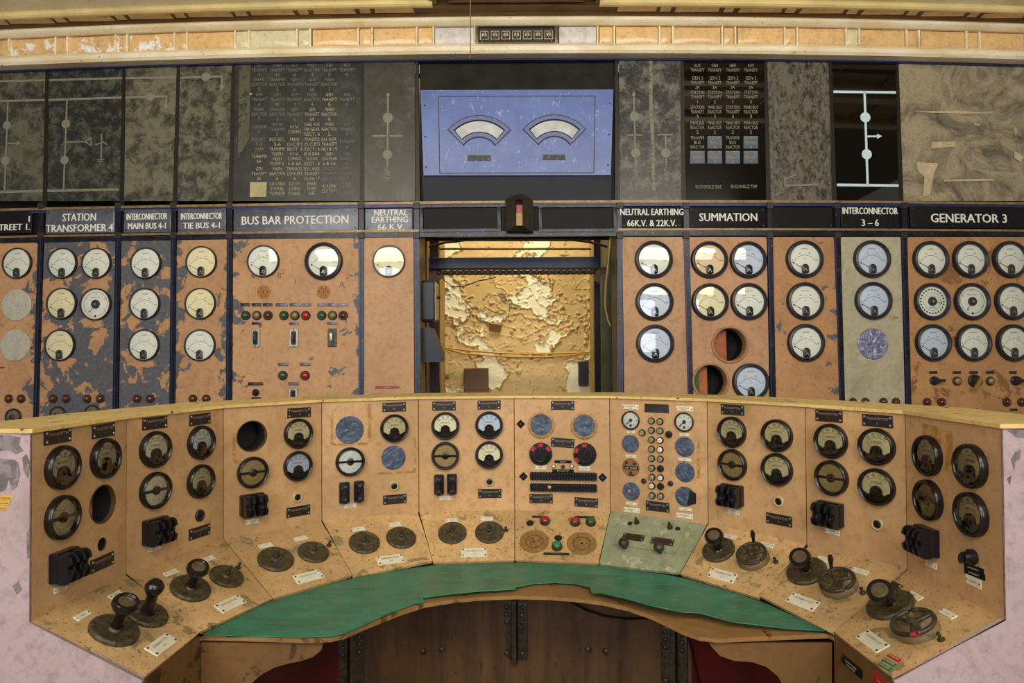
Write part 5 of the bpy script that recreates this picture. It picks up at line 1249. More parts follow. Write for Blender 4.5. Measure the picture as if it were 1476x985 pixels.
# Generator 3 bay switches
for x, y, w in ((1345, 537, 12), (1379, 537, 12), (1403, 537, 13), (1427, 537, 12), (1460, 537, 11), (1404, 591, 10), (1461, 591, 11)):
    wp(x, y, w, 3.6, [], 'dark label strip %s in the Generator 3 bay' % {1345: 'above the leftmost black knob', 1379: 'above the left bronze lamp', 1403: 'above the brass-pointer switch', 1427: 'above the right bronze lamp', 1460: 'above the right black knob', 1404: 'just above the desk edge, left one', 1461: 'just above the desk edge, right one'}[x], 'darkplate')
def wknob(px, py, d, label, pointer=None):
    Mx = wall_frame(px, py, .001); a = MB(); a.lathe([(.5, -.02), (.5, .12), (.4, .2), (.38, .5), (.3, .6), (.0001, .6)], 18)
    parts = [('knob_body', a.mesh('knob_body', M_['blackmatt'], 35))]
    if pointer:
        c = MB(); ang = math.radians(pointer[0]); c.bar2((-.25 * math.cos(ang), -.25 * math.sin(ang)), (.85 * math.cos(ang), .85 * math.sin(ang)), .3, .72, .15); parts.append(('pointer', c.mesh('pointer', M_[pointer[1]], 25)))
    return thing('rotary_selector', Mx, parts, label, 'knob', None, px_len(Mx.translation, d))
wknob(1346, 549, 13, 'black knob, leftmost in the row above the Generator 3 lamps', (0, 'black')); wknob(1403.5, 549, 18, 'black switch with a brass pointer in the row above the Generator 3 lamps', (238, 'brass')); wknob(1463, 549, 14, 'black knob, rightmost in the row above the Generator 3 lamps', (0, 'black'))
wall_lamp(1379, 549.5, 13, 'lensyellow', 'bronze-ringed dull lamp left of the brass-pointer switch in the Generator 3 bay'); wall_lamp(1427, 549.5, 13, 'lensyellow', 'bronze-ringed dull lamp right of the brass-pointer switch in the Generator 3 bay')
t = MB(); t.text('75B4', 0, 0, .0008, .035); single('red_mark', wall_frame(1287, 458, .0005), t.mesh('red_mark', plain('faded_red_ink', 'a85a44', .7)), 'faded red handwritten figures on the pale Interconnector 3-6 bay', 'writing')
M_['agedcream'] = plain('aged_cream_ring', 'b8a478', .4, var=.15)
M_['platetext'] = plain('faded_red_brown_engraving', '9a7f6c', .6)
# ================================================================== desk instruments (.122 m meters)
DM = .122
def desk_bezel():
    b = MB(); b.lathe([(.5, -.01), (.5, .10), (.485, .15), (.455, .17), (.425, .155), (.40, .10), (.392, .05)], 44); return b.mesh('bezel', M_['deskring'], 40)
def desk_bezel_blue():
    b = MB(); b.lathe([(.5, -.01), (.5, .10), (.485, .15), (.455, .17), (.425, .155), (.40, .10), (.392, .05)], 44); return b.mesh('bezel', M_['ring'], 40)
def desk_scale():
    b = MB(); h = .054; c = (0, -.12); r = .40
    b.arc(c, r - .04, .008, 48, 132, h)
    for i in range(11):
        a = math.radians(132 - 84 * i / 10); L = .035 if i % 2 == 0 else .02; q = r - .04
        b.bar2((c[0] + q * math.cos(a), c[1] + q * math.sin(a)), (c[0] + (q + L) * math.cos(a), c[1] + (q + L) * math.sin(a)), .008, h)
    for i, t in enumerate(('20', '40', '60', '80')):
        a = math.radians(125 - 70 * i / 3); b.text(t, c[0] + (r + .04) * math.cos(a), c[1] + (r + .04) * math.sin(a), h, .105)
    b.text('AMPERES', 0, .115, h, .085, stretch=1.0); return b.mesh('scale', M_['ink'])
def desk_needle(ang):
    b = MB(); a = math.radians(ang); c = (0, -.13); d = (math.cos(a), math.sin(a)); n = (-d[1], d[0])
    b.poly([(c[0] + n[0] * .012, c[1] + n[1] * .012), (c[0] - n[0] * .012, c[1] - n[1] * .012), (c[0] + d[0] * .40, c[1] + d[1] * .40)], .07, .004); return b.mesh('needle', M_['ink'])
def desk_cover(low):
    """black lower cover with a round hump in the middle"""
    b = MB(); R = .394; hump = .165; cz = -.13 if not low else -.16
    pts = [(R * math.cos(math.radians(a)), R * math.sin(math.radians(a))) for a in range(198, 343, 8)]
    pts += [(.30, -.17), (.23, -.21), (.185, -.19)]
    pts += [(hump * math.cos(math.radians(a)), cz + hump * math.sin(math.radians(a))) for a in range(-10, 191, 20)]
    pts += [(-.185, -.19), (-.23, -.21), (-.30, -.17)]
    ins = [(x * .93, (z + .2) * .93 - .2) for x, z in pts]
    b.rings([[(x, -.05, z) for x, z in pts], [(x, -.10, z) for x, z in pts], [(x, -.115, z) for x, z in ins]], False, True)
    b.cur = 1; b.lathe([(.028, .11), (.022, .13), (.0001, .132)], 12, c=(0, 0, -.30)); b.lathe([(.03, .11), (.024, .128), (.0001, .13)], 12, c=(0, 0, cz + .04))
    return b.mesh('lower_cover', [M_['deskring'], M_['darkbrass']], 35)
def desk_rot_scale(big):
    b = MB(); h = .054
    for i in range(16):
        a = math.radians(90 - 22.5 * i); 
        if abs(math.sin(a)) < .2: continue
        r = .27; b.text(str(1 + (i * 7) % 10), r * math.cos(a), r * math.sin(a), h, .07)
    for i in range(40):
        a = 2 * PI * i / 40; b.bar2((.34 * math.cos(a), .34 * math.sin(a)), (.37 * math.cos(a), .37 * math.sin(a)), .008, h)
    b.text('M.WATTS', 0, .16, h, .045); return b.mesh('scale', M_['ink'])
def desk_bar():
    b = MB(); b.box(0, -.085, 0, .79, .03, .075, .012); b.lathe([(.125, .07), (.12, .11), (.09, .125), (.04, .125), (.035, .14), (.0001, .142)], 20); return b.mesh('cross_bar', M_['deskring'], 35)
def desk_face(f):
    b = MB(); b.disc(.394, .05, 44); return b.mesh('dial_face', M_[f])
def desk_meter(i, px, py, label, face='facecream', kind='amp', ang=140, ring='deskring', d=DM):
    Mx = desk_frame(i, px, py, .001)
    bz = cached('dbz' + ring, desk_bezel if ring == 'deskring' else desk_bezel_blue)
    gl = cached('dgl', lambda: cover(.40, .135))
    fc = ('dial_face', cached('df' + face, lambda: desk_face(face)), [('scale', cached('dsc' + kind, desk_scale if kind == 'amp' else (lambda: desk_rot_scale(False))))])
    if kind == 'amp': parts = [('bezel', bz), fc, ('needle', cached(('dn', ang), lambda: desk_needle(ang))), ('lower_cover', cached('dcv', lambda: desk_cover(False))), ('cover_glass', gl)]
    else: parts = [('bezel', bz), fc, ('cross_bar', cached('dbar', desk_bar)), ('cover_glass', gl)]
    return thing('desk_meter' if kind == 'amp' else 'rotary_dial', Mx, parts, label, 'meter' if kind == 'amp' else 'dial', 'black-rimmed meters on the control desk' if kind == 'amp' else 'round dials with a cross bar on the control desk', d)
ORD = ['first desk face from the left', 'second desk face from the left', 'third desk face from the left', 'fourth desk face from the left', 'fifth desk face from the left',
       'red-knobbed desk face', 'push-button desk face', 'third desk face from the right', 'second desk face from the right', 'rightmost desk face']
def K(what, i, where=''): return '%s%s on the %s' % (what, (' ' + where) if where else '', ORD[i])
A, RD = 'black-rimmed meter', 'round cross-bar dial'
desk_meter(0, 87, 674, K(A, 0, 'upper left')); desk_meter(0, 149, 661, K(A, 0, 'upper right'), 'facecream'); desk_meter(0, 87, 746, K(RD, 0), 'facecream', 'rot')
desk_meter(1, 222, 648, K(A, 1, 'upper left')); desk_meter(1, 288, 638, K(A, 1, 'upper right'), 'facewhite'); desk_meter(1, 222, 707, K(RD, 1), 'facecream', 'rot'); desk_meter(1, 287.5, 694, K(A, 1, 'lower right'), 'faceold')
desk_meter(2, 429, 625, K(A, 2, 'upper right'), 'faceold'); desk_meter(2, 363.5, 681, K(RD, 2), 'facetan', 'rot'); desk_meter(2, 428.5, 672, K(A, 2, 'lower right'), 'faceblue')
desk_meter(3, 568, 617.5, K(A, 3, 'upper right'), 'faceold'); desk_meter(3, 504.5, 665.5, K('white ' + RD, 3), 'facewhite', 'rot')
desk_meter(4, 642, 614, K(A, 4, 'upper left'), 'facecream', ring='ring'); desk_meter(4, 705, 613, K(A + ' with bright pale dial', 4, 'upper right'), 'faceblue', ring='ring'); desk_meter(4, 642, 657, K(RD, 4), 'facetan', 'rot', ring='ring'); desk_meter(4, 705, 656, K(A, 4, 'lower right'), 'facecream', ring='ring')
desk_meter(7, 1056, 623, K(A, 7, 'upper left'), 'faceold'); desk_meter(7, 1121, 628, K(A, 7, 'upper right'), 'faceold'); desk_meter(7, 1057, 670, K(RD, 7), 'facetan', 'rot'); desk_meter(7, 1121, 677, K(A, 7, 'lower right'), 'faceold')
desk_meter(8, 1199, 636, K(A, 8, 'upper left'), 'faceold'); desk_meter(8, 1265, 644, K(A, 8, 'upper right'), 'faceold'); desk_meter(8, 1200, 689, K(RD, 8), 'facetan', 'rot'); desk_meter(8, 1265, 702, K(A, 8, 'lower right'), 'faceold')
desk_meter(9, 1340, 657, K(A, 9, 'upper left'), 'faceold'); desk_meter(9, 1402, 672, K(A, 9, 'upper right'), 'faceold'); desk_meter(9, 1341, 721, K(RD, 9), 'facetan', 'rot'); desk_meter(9, 1403, 742, K(A, 9, 'lower right'), 'faceold')
# TRANSMITTER plates
def tplate(i, px, py, num, label, tilt=0): return plate(desk_frame(i, px, py, .0), .102, .040, ['TRANSMITTER', num], label, 'darkplate', 'platetext', size=.0115, tilt=tilt, group='engraved dark transmitter plates on the desk')
TP = 'dark Transmitter plate'
UL, UR, LR = 'top left', 'top right', 'lower right'
for i, x, y, n, w in ((0, 83, 629, '1', UL), (0, 149, 621, '1', UR), (0, 147, 811, '1', LR), (1, 223, 610, '2', UL), (1, 288, 604.5, '2', UR), (1, 287.5, 767, '2', LR), (2, 431, 595, '4', 'top'), (2, 430, 737, '3', LR), (3, 568, 587, '3A', 'top'), (3, 569, 720, '5', LR), (4, 640, 585.5, '4', UL), (4, 705, 584, '6', UR), (4, 706, 711.5, '6', LR),
                      (7, 1056, 591, '4', 'top'), (7, 1123, 749.5, '4', LR), (8, 1195, 600, '1', UL), (8, 1265, 607, '2', UR)): tplate(i, x, y, n, K(TP, i, w))
tplate(5, 811, 584.5, '6', K(TP, 5, 'topmost')); tplate(5, 811, 638.5, '7', K('tilted ' + TP, 5, 'between the round openings'), 4); tplate(5, 780, 719, '6', K(TP, 5, 'bottom left')); tplate(5, 845, 724.5, '8', K(TP, 5, 'bottom right'), 3)
tplate(6, 948, 730.5, '9', K(TP, 6, 'below the push buttons'))
# jacks
def jack(i, px, py, label, ring='agedcream', d=.043):
    a = MB(); a.lathe([(.5, 0), (.5, .1), (.44, .16), (.34, .16), (.3, .1)], 24); c = MB(); c.lathe([(.31, .1), (.2, .14), (.12, .14), (.1, .02), (.0001, .02)], 20)
    return thing('jack_socket', desk_frame(i, px, py, .0), [('socket_ring', a.mesh('socket_ring', M_[ring], 35)), ('socket_bush', c.mesh('socket_bush', M_['black'], 35))], label, 'socket', 'jack sockets on the desk faces', d)
jack(1, 287.5, 743.5, K('black jack socket', 1), 'blackmatt'); jack(2, 428.5, 717, K('white-ringed jack socket', 2)); jack(3, 568, 701, K('white-ringed jack socket', 3)); jack(4, 705.5, 694.5, K('white-ringed jack socket', 4)); jack(7, 1122.5, 723, K('white-ringed jack socket', 7)); jack(8, 1265, 756, K('white-ringed jack socket', 8))
# black lever switch blocks
def block_parts():
    out = []; b = MB(); b.box(0, -.012, .003, .092, .024, .082, .004); out.append(('switch_base', b.mesh('switch_base', M_['black'], 30)))
    def key():
        q = MB(); z = .040; prof = [(0, -z), (-.022, -z), (-.032, -z + .006), (-.036, -z + .016)] + [(-.040 + .015 * math.cos(math.radians(t)), .015 * math.sin(math.radians(t))) for t in range(-80, 81, 20)][::1] + [(-.036, z - .016), (-.032, z - .006), (-.022, z), (0, z)]
        for s, w in ((-.0125, .009), (.0125, .009)): q.rings([[(s - w / 2, y - .004, zz) for y, zz in prof], [(s + w / 2, y - .004, zz) for y, zz in prof]], True, True)
        q.box(0, -.012, 0, .018, .026, .082, .003); q.box(0, -.026, -.012, .012, .022, .022, .004); return q.mesh('lever_key', M_['black'], 25)
    return out, key()
BP_, KEYM = block_parts()
def block(i, px, py, label):
    e = thing('lever_switch', desk_frame(i, px, py, .0), BP_, label, 'switch', 'black lever switches on the desk')
    for s in (-1, 1):
        o = bpy.data.objects.new('lever_key', KEYM); COL.objects.link(o); o.parent = e; o.location = (s * .0255, -.02, 0)
    return e
def pair_mesh():
    q = MB(); q.box(0, -.008, 0, .042, .02, .088, .004); r = MB(); r.lathe([(.016, .018), (.017, .034), (.012, .044), (.0001, .046)], 14, c=(0, 0, .024)); r.box(0, -.03, -.004, .018, .03, .034, .005); r.lathe([(.015, .018), (.016, .03), (.011, .038), (.0001, .04)], 14, c=(0, 0, -.030))
    return q.mesh('switch_base', M_['black'], 30), r.mesh('lever_key', M_['black'], 35)
PM = pair_mesh()
for i, x, y in ((0, 88, 816), (1, 221, 766), (2, 362, 728), (7, 1057, 714.5), (8, 1199, 741.5), (9, 1340, 781)): block(i, x, y, K('black double lever switch', i))
for i, x, y, w in ((3, 496, 710, 'left one of two'), (3, 517, 708, 'right one of two'), (4, 633, 698.5, 'left one of two'), (4, 651.5, 697.5, 'right one of two')):
    thing('lever_switch', desk_frame(i, x, y, .0), [('switch_base', PM[0]), ('lever_key', PM[1])], K('narrow black lever switch', i, w), 'switch', 'black lever switches on the desk')
def slabel(i, px, py, w, h, lines, label, tilt=0, size=None): return plate(desk_frame(i, px, py, .0), w, h, lines, label, 'offwhite', 'ink', name='label_plate', cat='label plate', screws=2, th=.003, tilt=tilt, size=size, group='small white engraved labels on the desk faces')
SW_ = ['SPEAKER', 'SWITCH']
for i, x, y in ((0, 88, 848), (1, 223, 790), (2, 364, 752), (3, 505, 729.5), (4, 642, 718), (7, 1057, 738), (8, 1200, 767), (9, 1342, 814)): slabel(i, x, y, .054, .018, SW_, K('small white label below the black lever switch', i), size=.006)
# openings covered with plastic
def plastic(i, px, py, d, label, ring=None, sag=.0, name='plastic_cover'):
    b = MB(); b.lathe([(.5, .004), (.42, .012), (.33, .012), (.24, .012), (.16, .012), (.08, .012), (.0001, .012)], 36)
    for v in b.v:
        r = math.hypot(v.x, v.z)
        if r < .49: v.y += .035 * (.5 - r) - .05 * noise.fractal(Vector((v.x * 5 + px, v.z * 5, py)), .8, 2, 4) * (.5 - r) * 2
    me = b.mesh(name, M_['plastic'], 25); Mx = desk_frame(i, px, py, .002)
    if not ring: return single(name, Mx @ Matrix.Scale(d, 4), me, label, 'plastic cover', 'blue-grey plastic over empty meter openings')
    a = MB(); a.lathe([(.63, -.0), (.63, .03), (.60, .05), (.53, .05), (.5, .02)], 36); s = MB()
    for k in range(6): t = k * PI / 3 + .4; s.lathe([(.022, .05), (.018, .075), (.0001, .075)], 8, c=(.575 * math.cos(t), 0, .575 * math.sin(t)))
    return thing('ringed_opening', Mx, [('flange_ring', a.mesh('flange_ring', plain('tan_flange', 'a8814f', .45, var=.25), 35), [('flange_screw', s.mesh('flange_screw', M_['darkbrass'], 30))]), ('plastic_sheet', me)], label, 'opening', 'blue-grey plastic over empty meter openings', d)
plastic(3, 504, 620, .118, K('blue-grey plastic disc between tape stains', 3, 'upper left')); plastic(3, 567, 660, .106, K('blue-grey plastic disc', 3, 'lower right'))
plastic(5, 780, 613, .093, K('flanged opening covered with crinkled plastic', 5, 'upper left'), True); plastic(5, 842, 614, .093, K('flanged opening covered with taut plastic', 5, 'upper right'), True)
for x, y, w in ((909, 640, 'second down in the left column'), (910, 708.5, 'lowest in the left column'), (987, 644.5, 'upper of three in the right column'), (987.5, 681, 'middle of three in the right column')): plastic(6, x, y, .078 if x < 950 else .082, K('blue-grey plastic disc', 6, w))
plastic(6, 987.5, 716, .082, K('dark half-torn plastic disc', 6, 'lowest in the right column'))
tm = MB(); tm.poly([(.0, -.03), (.036, -.02), (.036, .022), (.012, .034)], .004, .002); single('torn_gap', desk_frame(6, 991, 718, .001), tm.mesh('torn_gap', M_['void'], 20), 'black gap where plastic is torn at the lower right of the push-button face', 'opening')
# holes
for i, x, y, d, lab in ((0, 148, 727, .112, K('open black meter hole with chipped rim', 0, 'right')), (2, 363, 629, .116, K('open black meter hole', 2, 'upper left')), (0, 147, 785, .038, K('small open socket hole', 0))):
    Mx = desk_frame(i, x, y, 0); s = MB(); s.lathe([(.49, -.08), (.49, -.8), (.0001, -.8)], 32); parts = [('dark_sleeve', s.mesh('dark_sleeve', M_['void'], 35))]
    if i == 0 and d > .1:
        c = MB(); c.tube([(-.26, .16, -.40), (-.20, .2, -.1), (-.22, .25, .3)], .05, 6); parts.append(('red_wire', c.mesh('red_wire', M_['redtape'], 60))); c = MB(); c.tube([(-.02, .36, -.45), (.05, .34, .4)], .05, 6); parts.append(('black_wire', c.mesh('black_wire', M_['ring'], 60)))
    r = MB(); r.lathe([(.52, -.02), (.53, .008), (.5, .012), (.485, -.1)], 32); parts.append(('worn_rim', r.mesh('worn_rim', plain('bare_rim', '5b4528', .5, var=.4, scale=60), 35)))
    thing('meter_hole', Mx, parts, lab, 'opening', None, d)
# tape stains round the covered openings
def stain(i, pts, w, label):
    Mx = desk_frame(i, *pts[0], .0006); Mi = Mx.inverted(); b = MB()
    for a, c in zip(pts, pts[1:]):
        p, q = Mi @ on_desk(i, *a, .0006), Mi @ on_desk(i, *c, .0006); b.bar2((p.x, p.z), (q.x, q.z), w, .0006)
    return single('tape_stain', Mx, b.mesh('tape_stain', peel_paint('tape_residue', 'b5823c', 'c0925c', .5, dirt=.2, scale=30, seed=71)), label, 'tape stain')
stain(3, [(479, 591), (478, 640), (484, 641), (530, 640)], .010, 'brown tape residue line left of and below the upper plastic disc, fourth desk face'); stain(3, [(532.5, 582), (532.5, 638)], .016, 'broad brown tape residue strip right of the upper plastic disc, fourth desk face')
stain(3, [(598, 632), (598, 680), (545, 683)], .010, 'brown tape residue bracket round the lower plastic disc, fourth desk face'); stain(2, [(337, 626), (338, 666), (345, 667)], .012, 'brown tape residue left of the open hole on the third desk face')
stain(9, [(1368, 622), (1368, 680)], .030, 'torn paper patch between the upper meters on the rightmost desk face'); stain(9, [(1330, 622), (1356, 629)], .05, 'yellowed paper patch at the top of the rightmost desk face'); stain(6, [(1007, 636), (1007, 690)], .012, 'brown tape residue strip right of the plastic discs, push-button face')
# red marked knobs
def redknob(px, py, marks, label):
    a = MB(); a.lathe([(.5, 0), (.5, .10), (.47, .14), (.3, .15)], 40); k = MB(); n = 40; rr = [(.29 + (.015 if j % 2 else 0)) for j in range(n)]
    k.rings([[(rr[j] * math.cos(2 * PI * j / n) * s, -h, rr[j] * math.sin(2 * PI * j / n) * s) for j in range(n)] for s, h in ((1, .14), (1, .36), (.9, .42))], False, True); k.cur = 1; k.bar2((0, .05), (0, .24), .03, .425)
    parts = [('knob_flange', a.mesh('knob_flange', M_['black'], 35)), ('grip', k.mesh('grip', [M_['black'], M_['iron']], 25))]
    for m in marks:
        q = MB(); q.poly(arcpts(.475, m - 15, m + 15, 6) + arcpts(.33, m + 15, m - 15, 6), .152, .012); parts.append(('red_mark', q.mesh('red_mark', M_['redcap'], 20)))
    return thing('rotary_selector', desk_frame(5, px, py, .0), parts, label, 'knob', 'large black knobs with red marks', .100)
redknob(779.5, 654.5, (90, 145, 35), 'large black knob with three red marks, left of two on the desk'); redknob(843, 655, (92, 155, 215), 'large black knob with red marks on its left side, right of two on the desk')
slabel(5, 779.5, 674, .052, .019, ['RAISE'], K('small white label below the left red-marked knob', 5)); slabel(5, 842.5, 675.5, .052, .019, ['CALL BUS'], K('small white label below the right red-marked knob', 5))
def dstrip(i, px, py, w, h, lines, label, mat='blackplate', ink='offwhite', tilt=0): return plate(desk_frame(i, px, py, .0), w, h, lines, label, mat, ink, name='label_strip', cat='label strip', screws=0, th=.003, tilt=tilt)
dstrip(5, 811.5, 666, .074, .013, ['SEE LIGHTS'], K('upper thin black label strip', 5, 'above the small lamps')); dstrip(5, 811.5, 679, .094, .013, ['BUTTON SIGNAL TEST'], K('lower thin black label strip', 5, 'below the small lamps'))
for x, lab in ((798, 'left small white lamp between the red-marked knobs'), (824, 'right small white lamp between the red-marked knobs')): lamp(desk_frame(5, x, 672.5, 0), .018, 'white', lab, 'small lamps between the knobs', 'iron')
b = MB(); b.lathe([(.5, 0), (.5, .3), (.4, .6), (.0001, .6)], 14); single('selector_stud', desk_frame(5, 811.5, 673, 0) @ Matrix.Scale(.018, 4), b.mesh('selector_stud', M_['darkbrass'], 35), 'small bronze knob between two white lamps, red-marked knob face', 'knob')
for x, y, lab in ((750.5, 611.5, 'black diamond plate at the upper left of the red-marked knob face'), (754.5, 687, 'black diamond plate left of the serrated strips'), (868.5, 688.5, 'black diamond plate right of the serrated strips')):
    plate(desk_frame(5, x, y, 0) @ Matrix.Rotation(PI / 4, 4, 'Y'), .028, .028, ['5'], lab, 'blackplate', 'faint', name='diamond_plate', cat='plate', screws=0)
for y, lab in ((686.5, 'upper long black serrated contact strip on the red-marked knob face'), (703, 'lower long black serrated contact strip on the red-marked knob face')):
    a = MB(); a.box(0, -.004, 0, .292, .012, .034, .003); t = MB()
    for k in range(24):
        for z in (-1, 1): t.box(-.14 + .0122 * k, -.013, z * .012, .008, .01, .010, .002)
    parts = [('strip_base', a.mesh('strip_base', M_['black'], 25)), ('contact_teeth', t.mesh('contact_teeth', M_['blackmatt'], 25))]
    if y > 700: c = MB(); c.lathe([(.009, .012), (.008, .02), (.0001, .022)], 10, c=(-.06, 0, .002)); parts.append(('brass_stud', c.mesh('brass_stud', M_['brass'], 35)))
    thing('contact_strip', desk_frame(5, 812, y, 0), parts, lab, 'contact strip')
# push-button face
for x, y, lines, lab in ((909, 587, ['LOG PRESSURE', 'MAIN'], 'white label at the top left'), (986.5, 589.5, ['TANK PRESSURE', 'RESULT'], 'white label at the top right'), (910.5, 735.5, ['LOG PRESSURE', 'PUMP'], 'white label at the bottom left'), (986.5, 744, ['TANK PRESSURE', 'PUMP'], 'white label at the bottom right')): slabel(6, x, y, .072, .021, lines, K(lab, 6), size=.006)
for x, y, w, lab in ((909, 623, .038, 'tiny ivory label below the left white gauge'), (986.5, 627, .042, 'tiny ivory label below the right white gauge'), (909.5, 658, .052, 'tiny ivory label below the second left disc'), (987, 663, .055, 'tiny ivory label below the upper right plastic disc'), (910, 726.5, .052, 'tiny ivory label below the lowest left disc'), (988, 734.5, .055, 'tiny ivory label below the half-torn disc')): slabel(6, x, y, w, .012, ['PUMP'], K(lab, 6), size=.006)
dstrip(6, 946.5, 589, .105, .036, [], K('blank black ribbed plate at the top', 6), 'blackmatt')
def gauge(px, py, label):
    a = MB(); a.lathe([(.5, 0), (.5, .12), (.46, .15), (.43, .12), (.42, .05)], 36); f = MB(); f.disc(.425, .055, 36); s = MB()
    for k in range(7): t = math.radians(225 - 45 * k); s.text(str(k * 2), .31 * math.cos(t), .31 * math.sin(t), .058, .11); s.bar2((.38 * math.cos(t), .38 * math.sin(t)), (.42 * math.cos(t), .42 * math.sin(t)), .014, .058)
    s.box(0, -.058, -.28, .12, .003, .13); n = MB(); n.lathe([(.1, .06), (.09, .09), (.0001, .09)], 16); t = math.radians(222); n.bar2((0, 0), (.34 * math.cos(t), .34 * math.sin(t)), .05, .075, .01)
    return thing('pressure_gauge', desk_frame(6, px, py, 0), [('bezel', a.mesh('bezel', M_['black'], 35)), ('dial_face', f.mesh('dial_face', M_['facewhite']), [('scale', s.mesh('scale', M_['ink']))]), ('needle', n.mesh('needle', M_['ink'], 35)), ('cover_glass', cover(.43, .12))], label, 'gauge', 'white pressure gauges on the desk', .080)
gauge(909.5, 606, 'small white gauge at the left of the push-button face'); gauge(986.5, 608.5, 'small white gauge at the right of the push-button face')
a = MB(); a.lathe([(.5, 0), (.5, .03), (.47, .04), (.45, .01), (.0001, .01)], 36); h = MB()
for x_, z_ in ((-.25, .24), (.22, .2), (-.02, -.28)): h.disc(.09, .02, 12, c=(x_, 0, z_))
h.bar2((-.18, -.42), (.18, -.42), .12, .02); s = MB(); s.box(0, -.03, -.02, .84, .04, .17, .01); s.cur = 1; s.text('LUFT ALARM', 0, -.02, .052, .12)
thing('round_plate', desk_frame(6, 909.5, 674, 0), [('rim', a.mesh('rim', plain('brown_rim', '8a6234', .45, var=.3), 35)), ('screw_hole', h.mesh('screw_hole', M_['ink'])), ('label_bar', s.mesh('label_bar', [M_['blackplate'], M_['offwhite']], 25))], 'round tan plate crossed by a black label in the left column of the push-button face', 'plate', None, .078)
BR = [607, 620.5, 634, 647.5, 661, 675, 688, 700.5, 714.5]
bc = {(2, 1): 'white', (3, 1): 'white', (5, 1): 'black', (6, 1): 'offwhite', (7, 0): 'offwhite', (7, 1): 'black', (5, 0): 'silver', (6, 0): 'silver'}
RN = ['first', 'second', 'third', 'fourth', 'fifth', 'sixth', 'seventh', 'eighth', 'ninth']
def button(px, py, cap, label, d=.030):
    a = cached('pbr', lambda: (lambda b: (b.lathe([(.5, 0), (.5, .2), (.44, .32), (.36, .32), (.34, .2)], 20), b.mesh('button_ring', M_['darkbrass'], 35))[1])(MB()))
    c = cached('pbc' + cap, lambda: (lambda b: (b.lathe([(.35, .2), (.34, .42), (.28, .48), (.0001, .5)], 20), setattr(b, 'cur', 1), b.bar2((-.12, .1), (.12, -.05), .07, .505), b.mesh('cap', [M_[cap], M_['ink']], 40))[3])(MB()))
    return thing('push_button', desk_frame(6, px, py, 0), [('button_ring', a), ('cap', c)], label, 'push button', 'round push buttons in two columns', d)
for r, y in enumerate(BR):
    for c in (0, 1): button(939.3 + .12 * r + c * 12.4, y + c * .8, bc.get((r, c), 'pearl'), '%s push button from the top in the %s column of the push-button face' % (RN[r], ('left', 'right')[c]))
button(926, 624, 'pearl', 'single push button left of the two button columns'); button(964.5, 626.5, 'black', 'single black push button right of the two button columns')
for x, y, lab in ((928.5, 693.5, 'small blue-black stud left of the button columns'), (967, 697, 'small blue-black stud right of the button columns')):
    b = MB(); b.lathe([(.011, 0), (.011, .008), (.006, .012), (.0001, .012)], 12); single('stud', desk_frame(6, x, y, 0), b.mesh('stud', M_['ring'], 35), lab, 'stud')
# key switch and labels on the rightmost face
a = MB(); a.lathe([(.021, 0), (.021, .012), (.016, .016), (.014, .03), (.0001, .03)], 16); k = MB(); k.box(.0, -.034, -.004, .009, .016, .026, .003)
thing('key_switch', desk_frame(9, 1403, 803, 0), [('switch_ring', a.mesh('switch_ring', M_['black'], 35)), ('key_bit', k.mesh('key_bit', M_['black'], 30))], 'small black key switch low on the rightmost desk face', 'switch')
dstrip(9, 1404, 820, .075, .017, ['LED CONTROL'], 'upper black tape label below the key switch on the rightmost desk face', tilt=-3); dstrip(9, 1405, 827.5, .08, .017, ['ACTIVE INPUT'], 'lower black tape label below the key switch on the rightmost desk face', tilt=-3)
slabel(9, 1403.5, 838.5, .06, .026, ['CLOSED'], 'white label under the black tape labels on the rightmost desk face', size=.007)
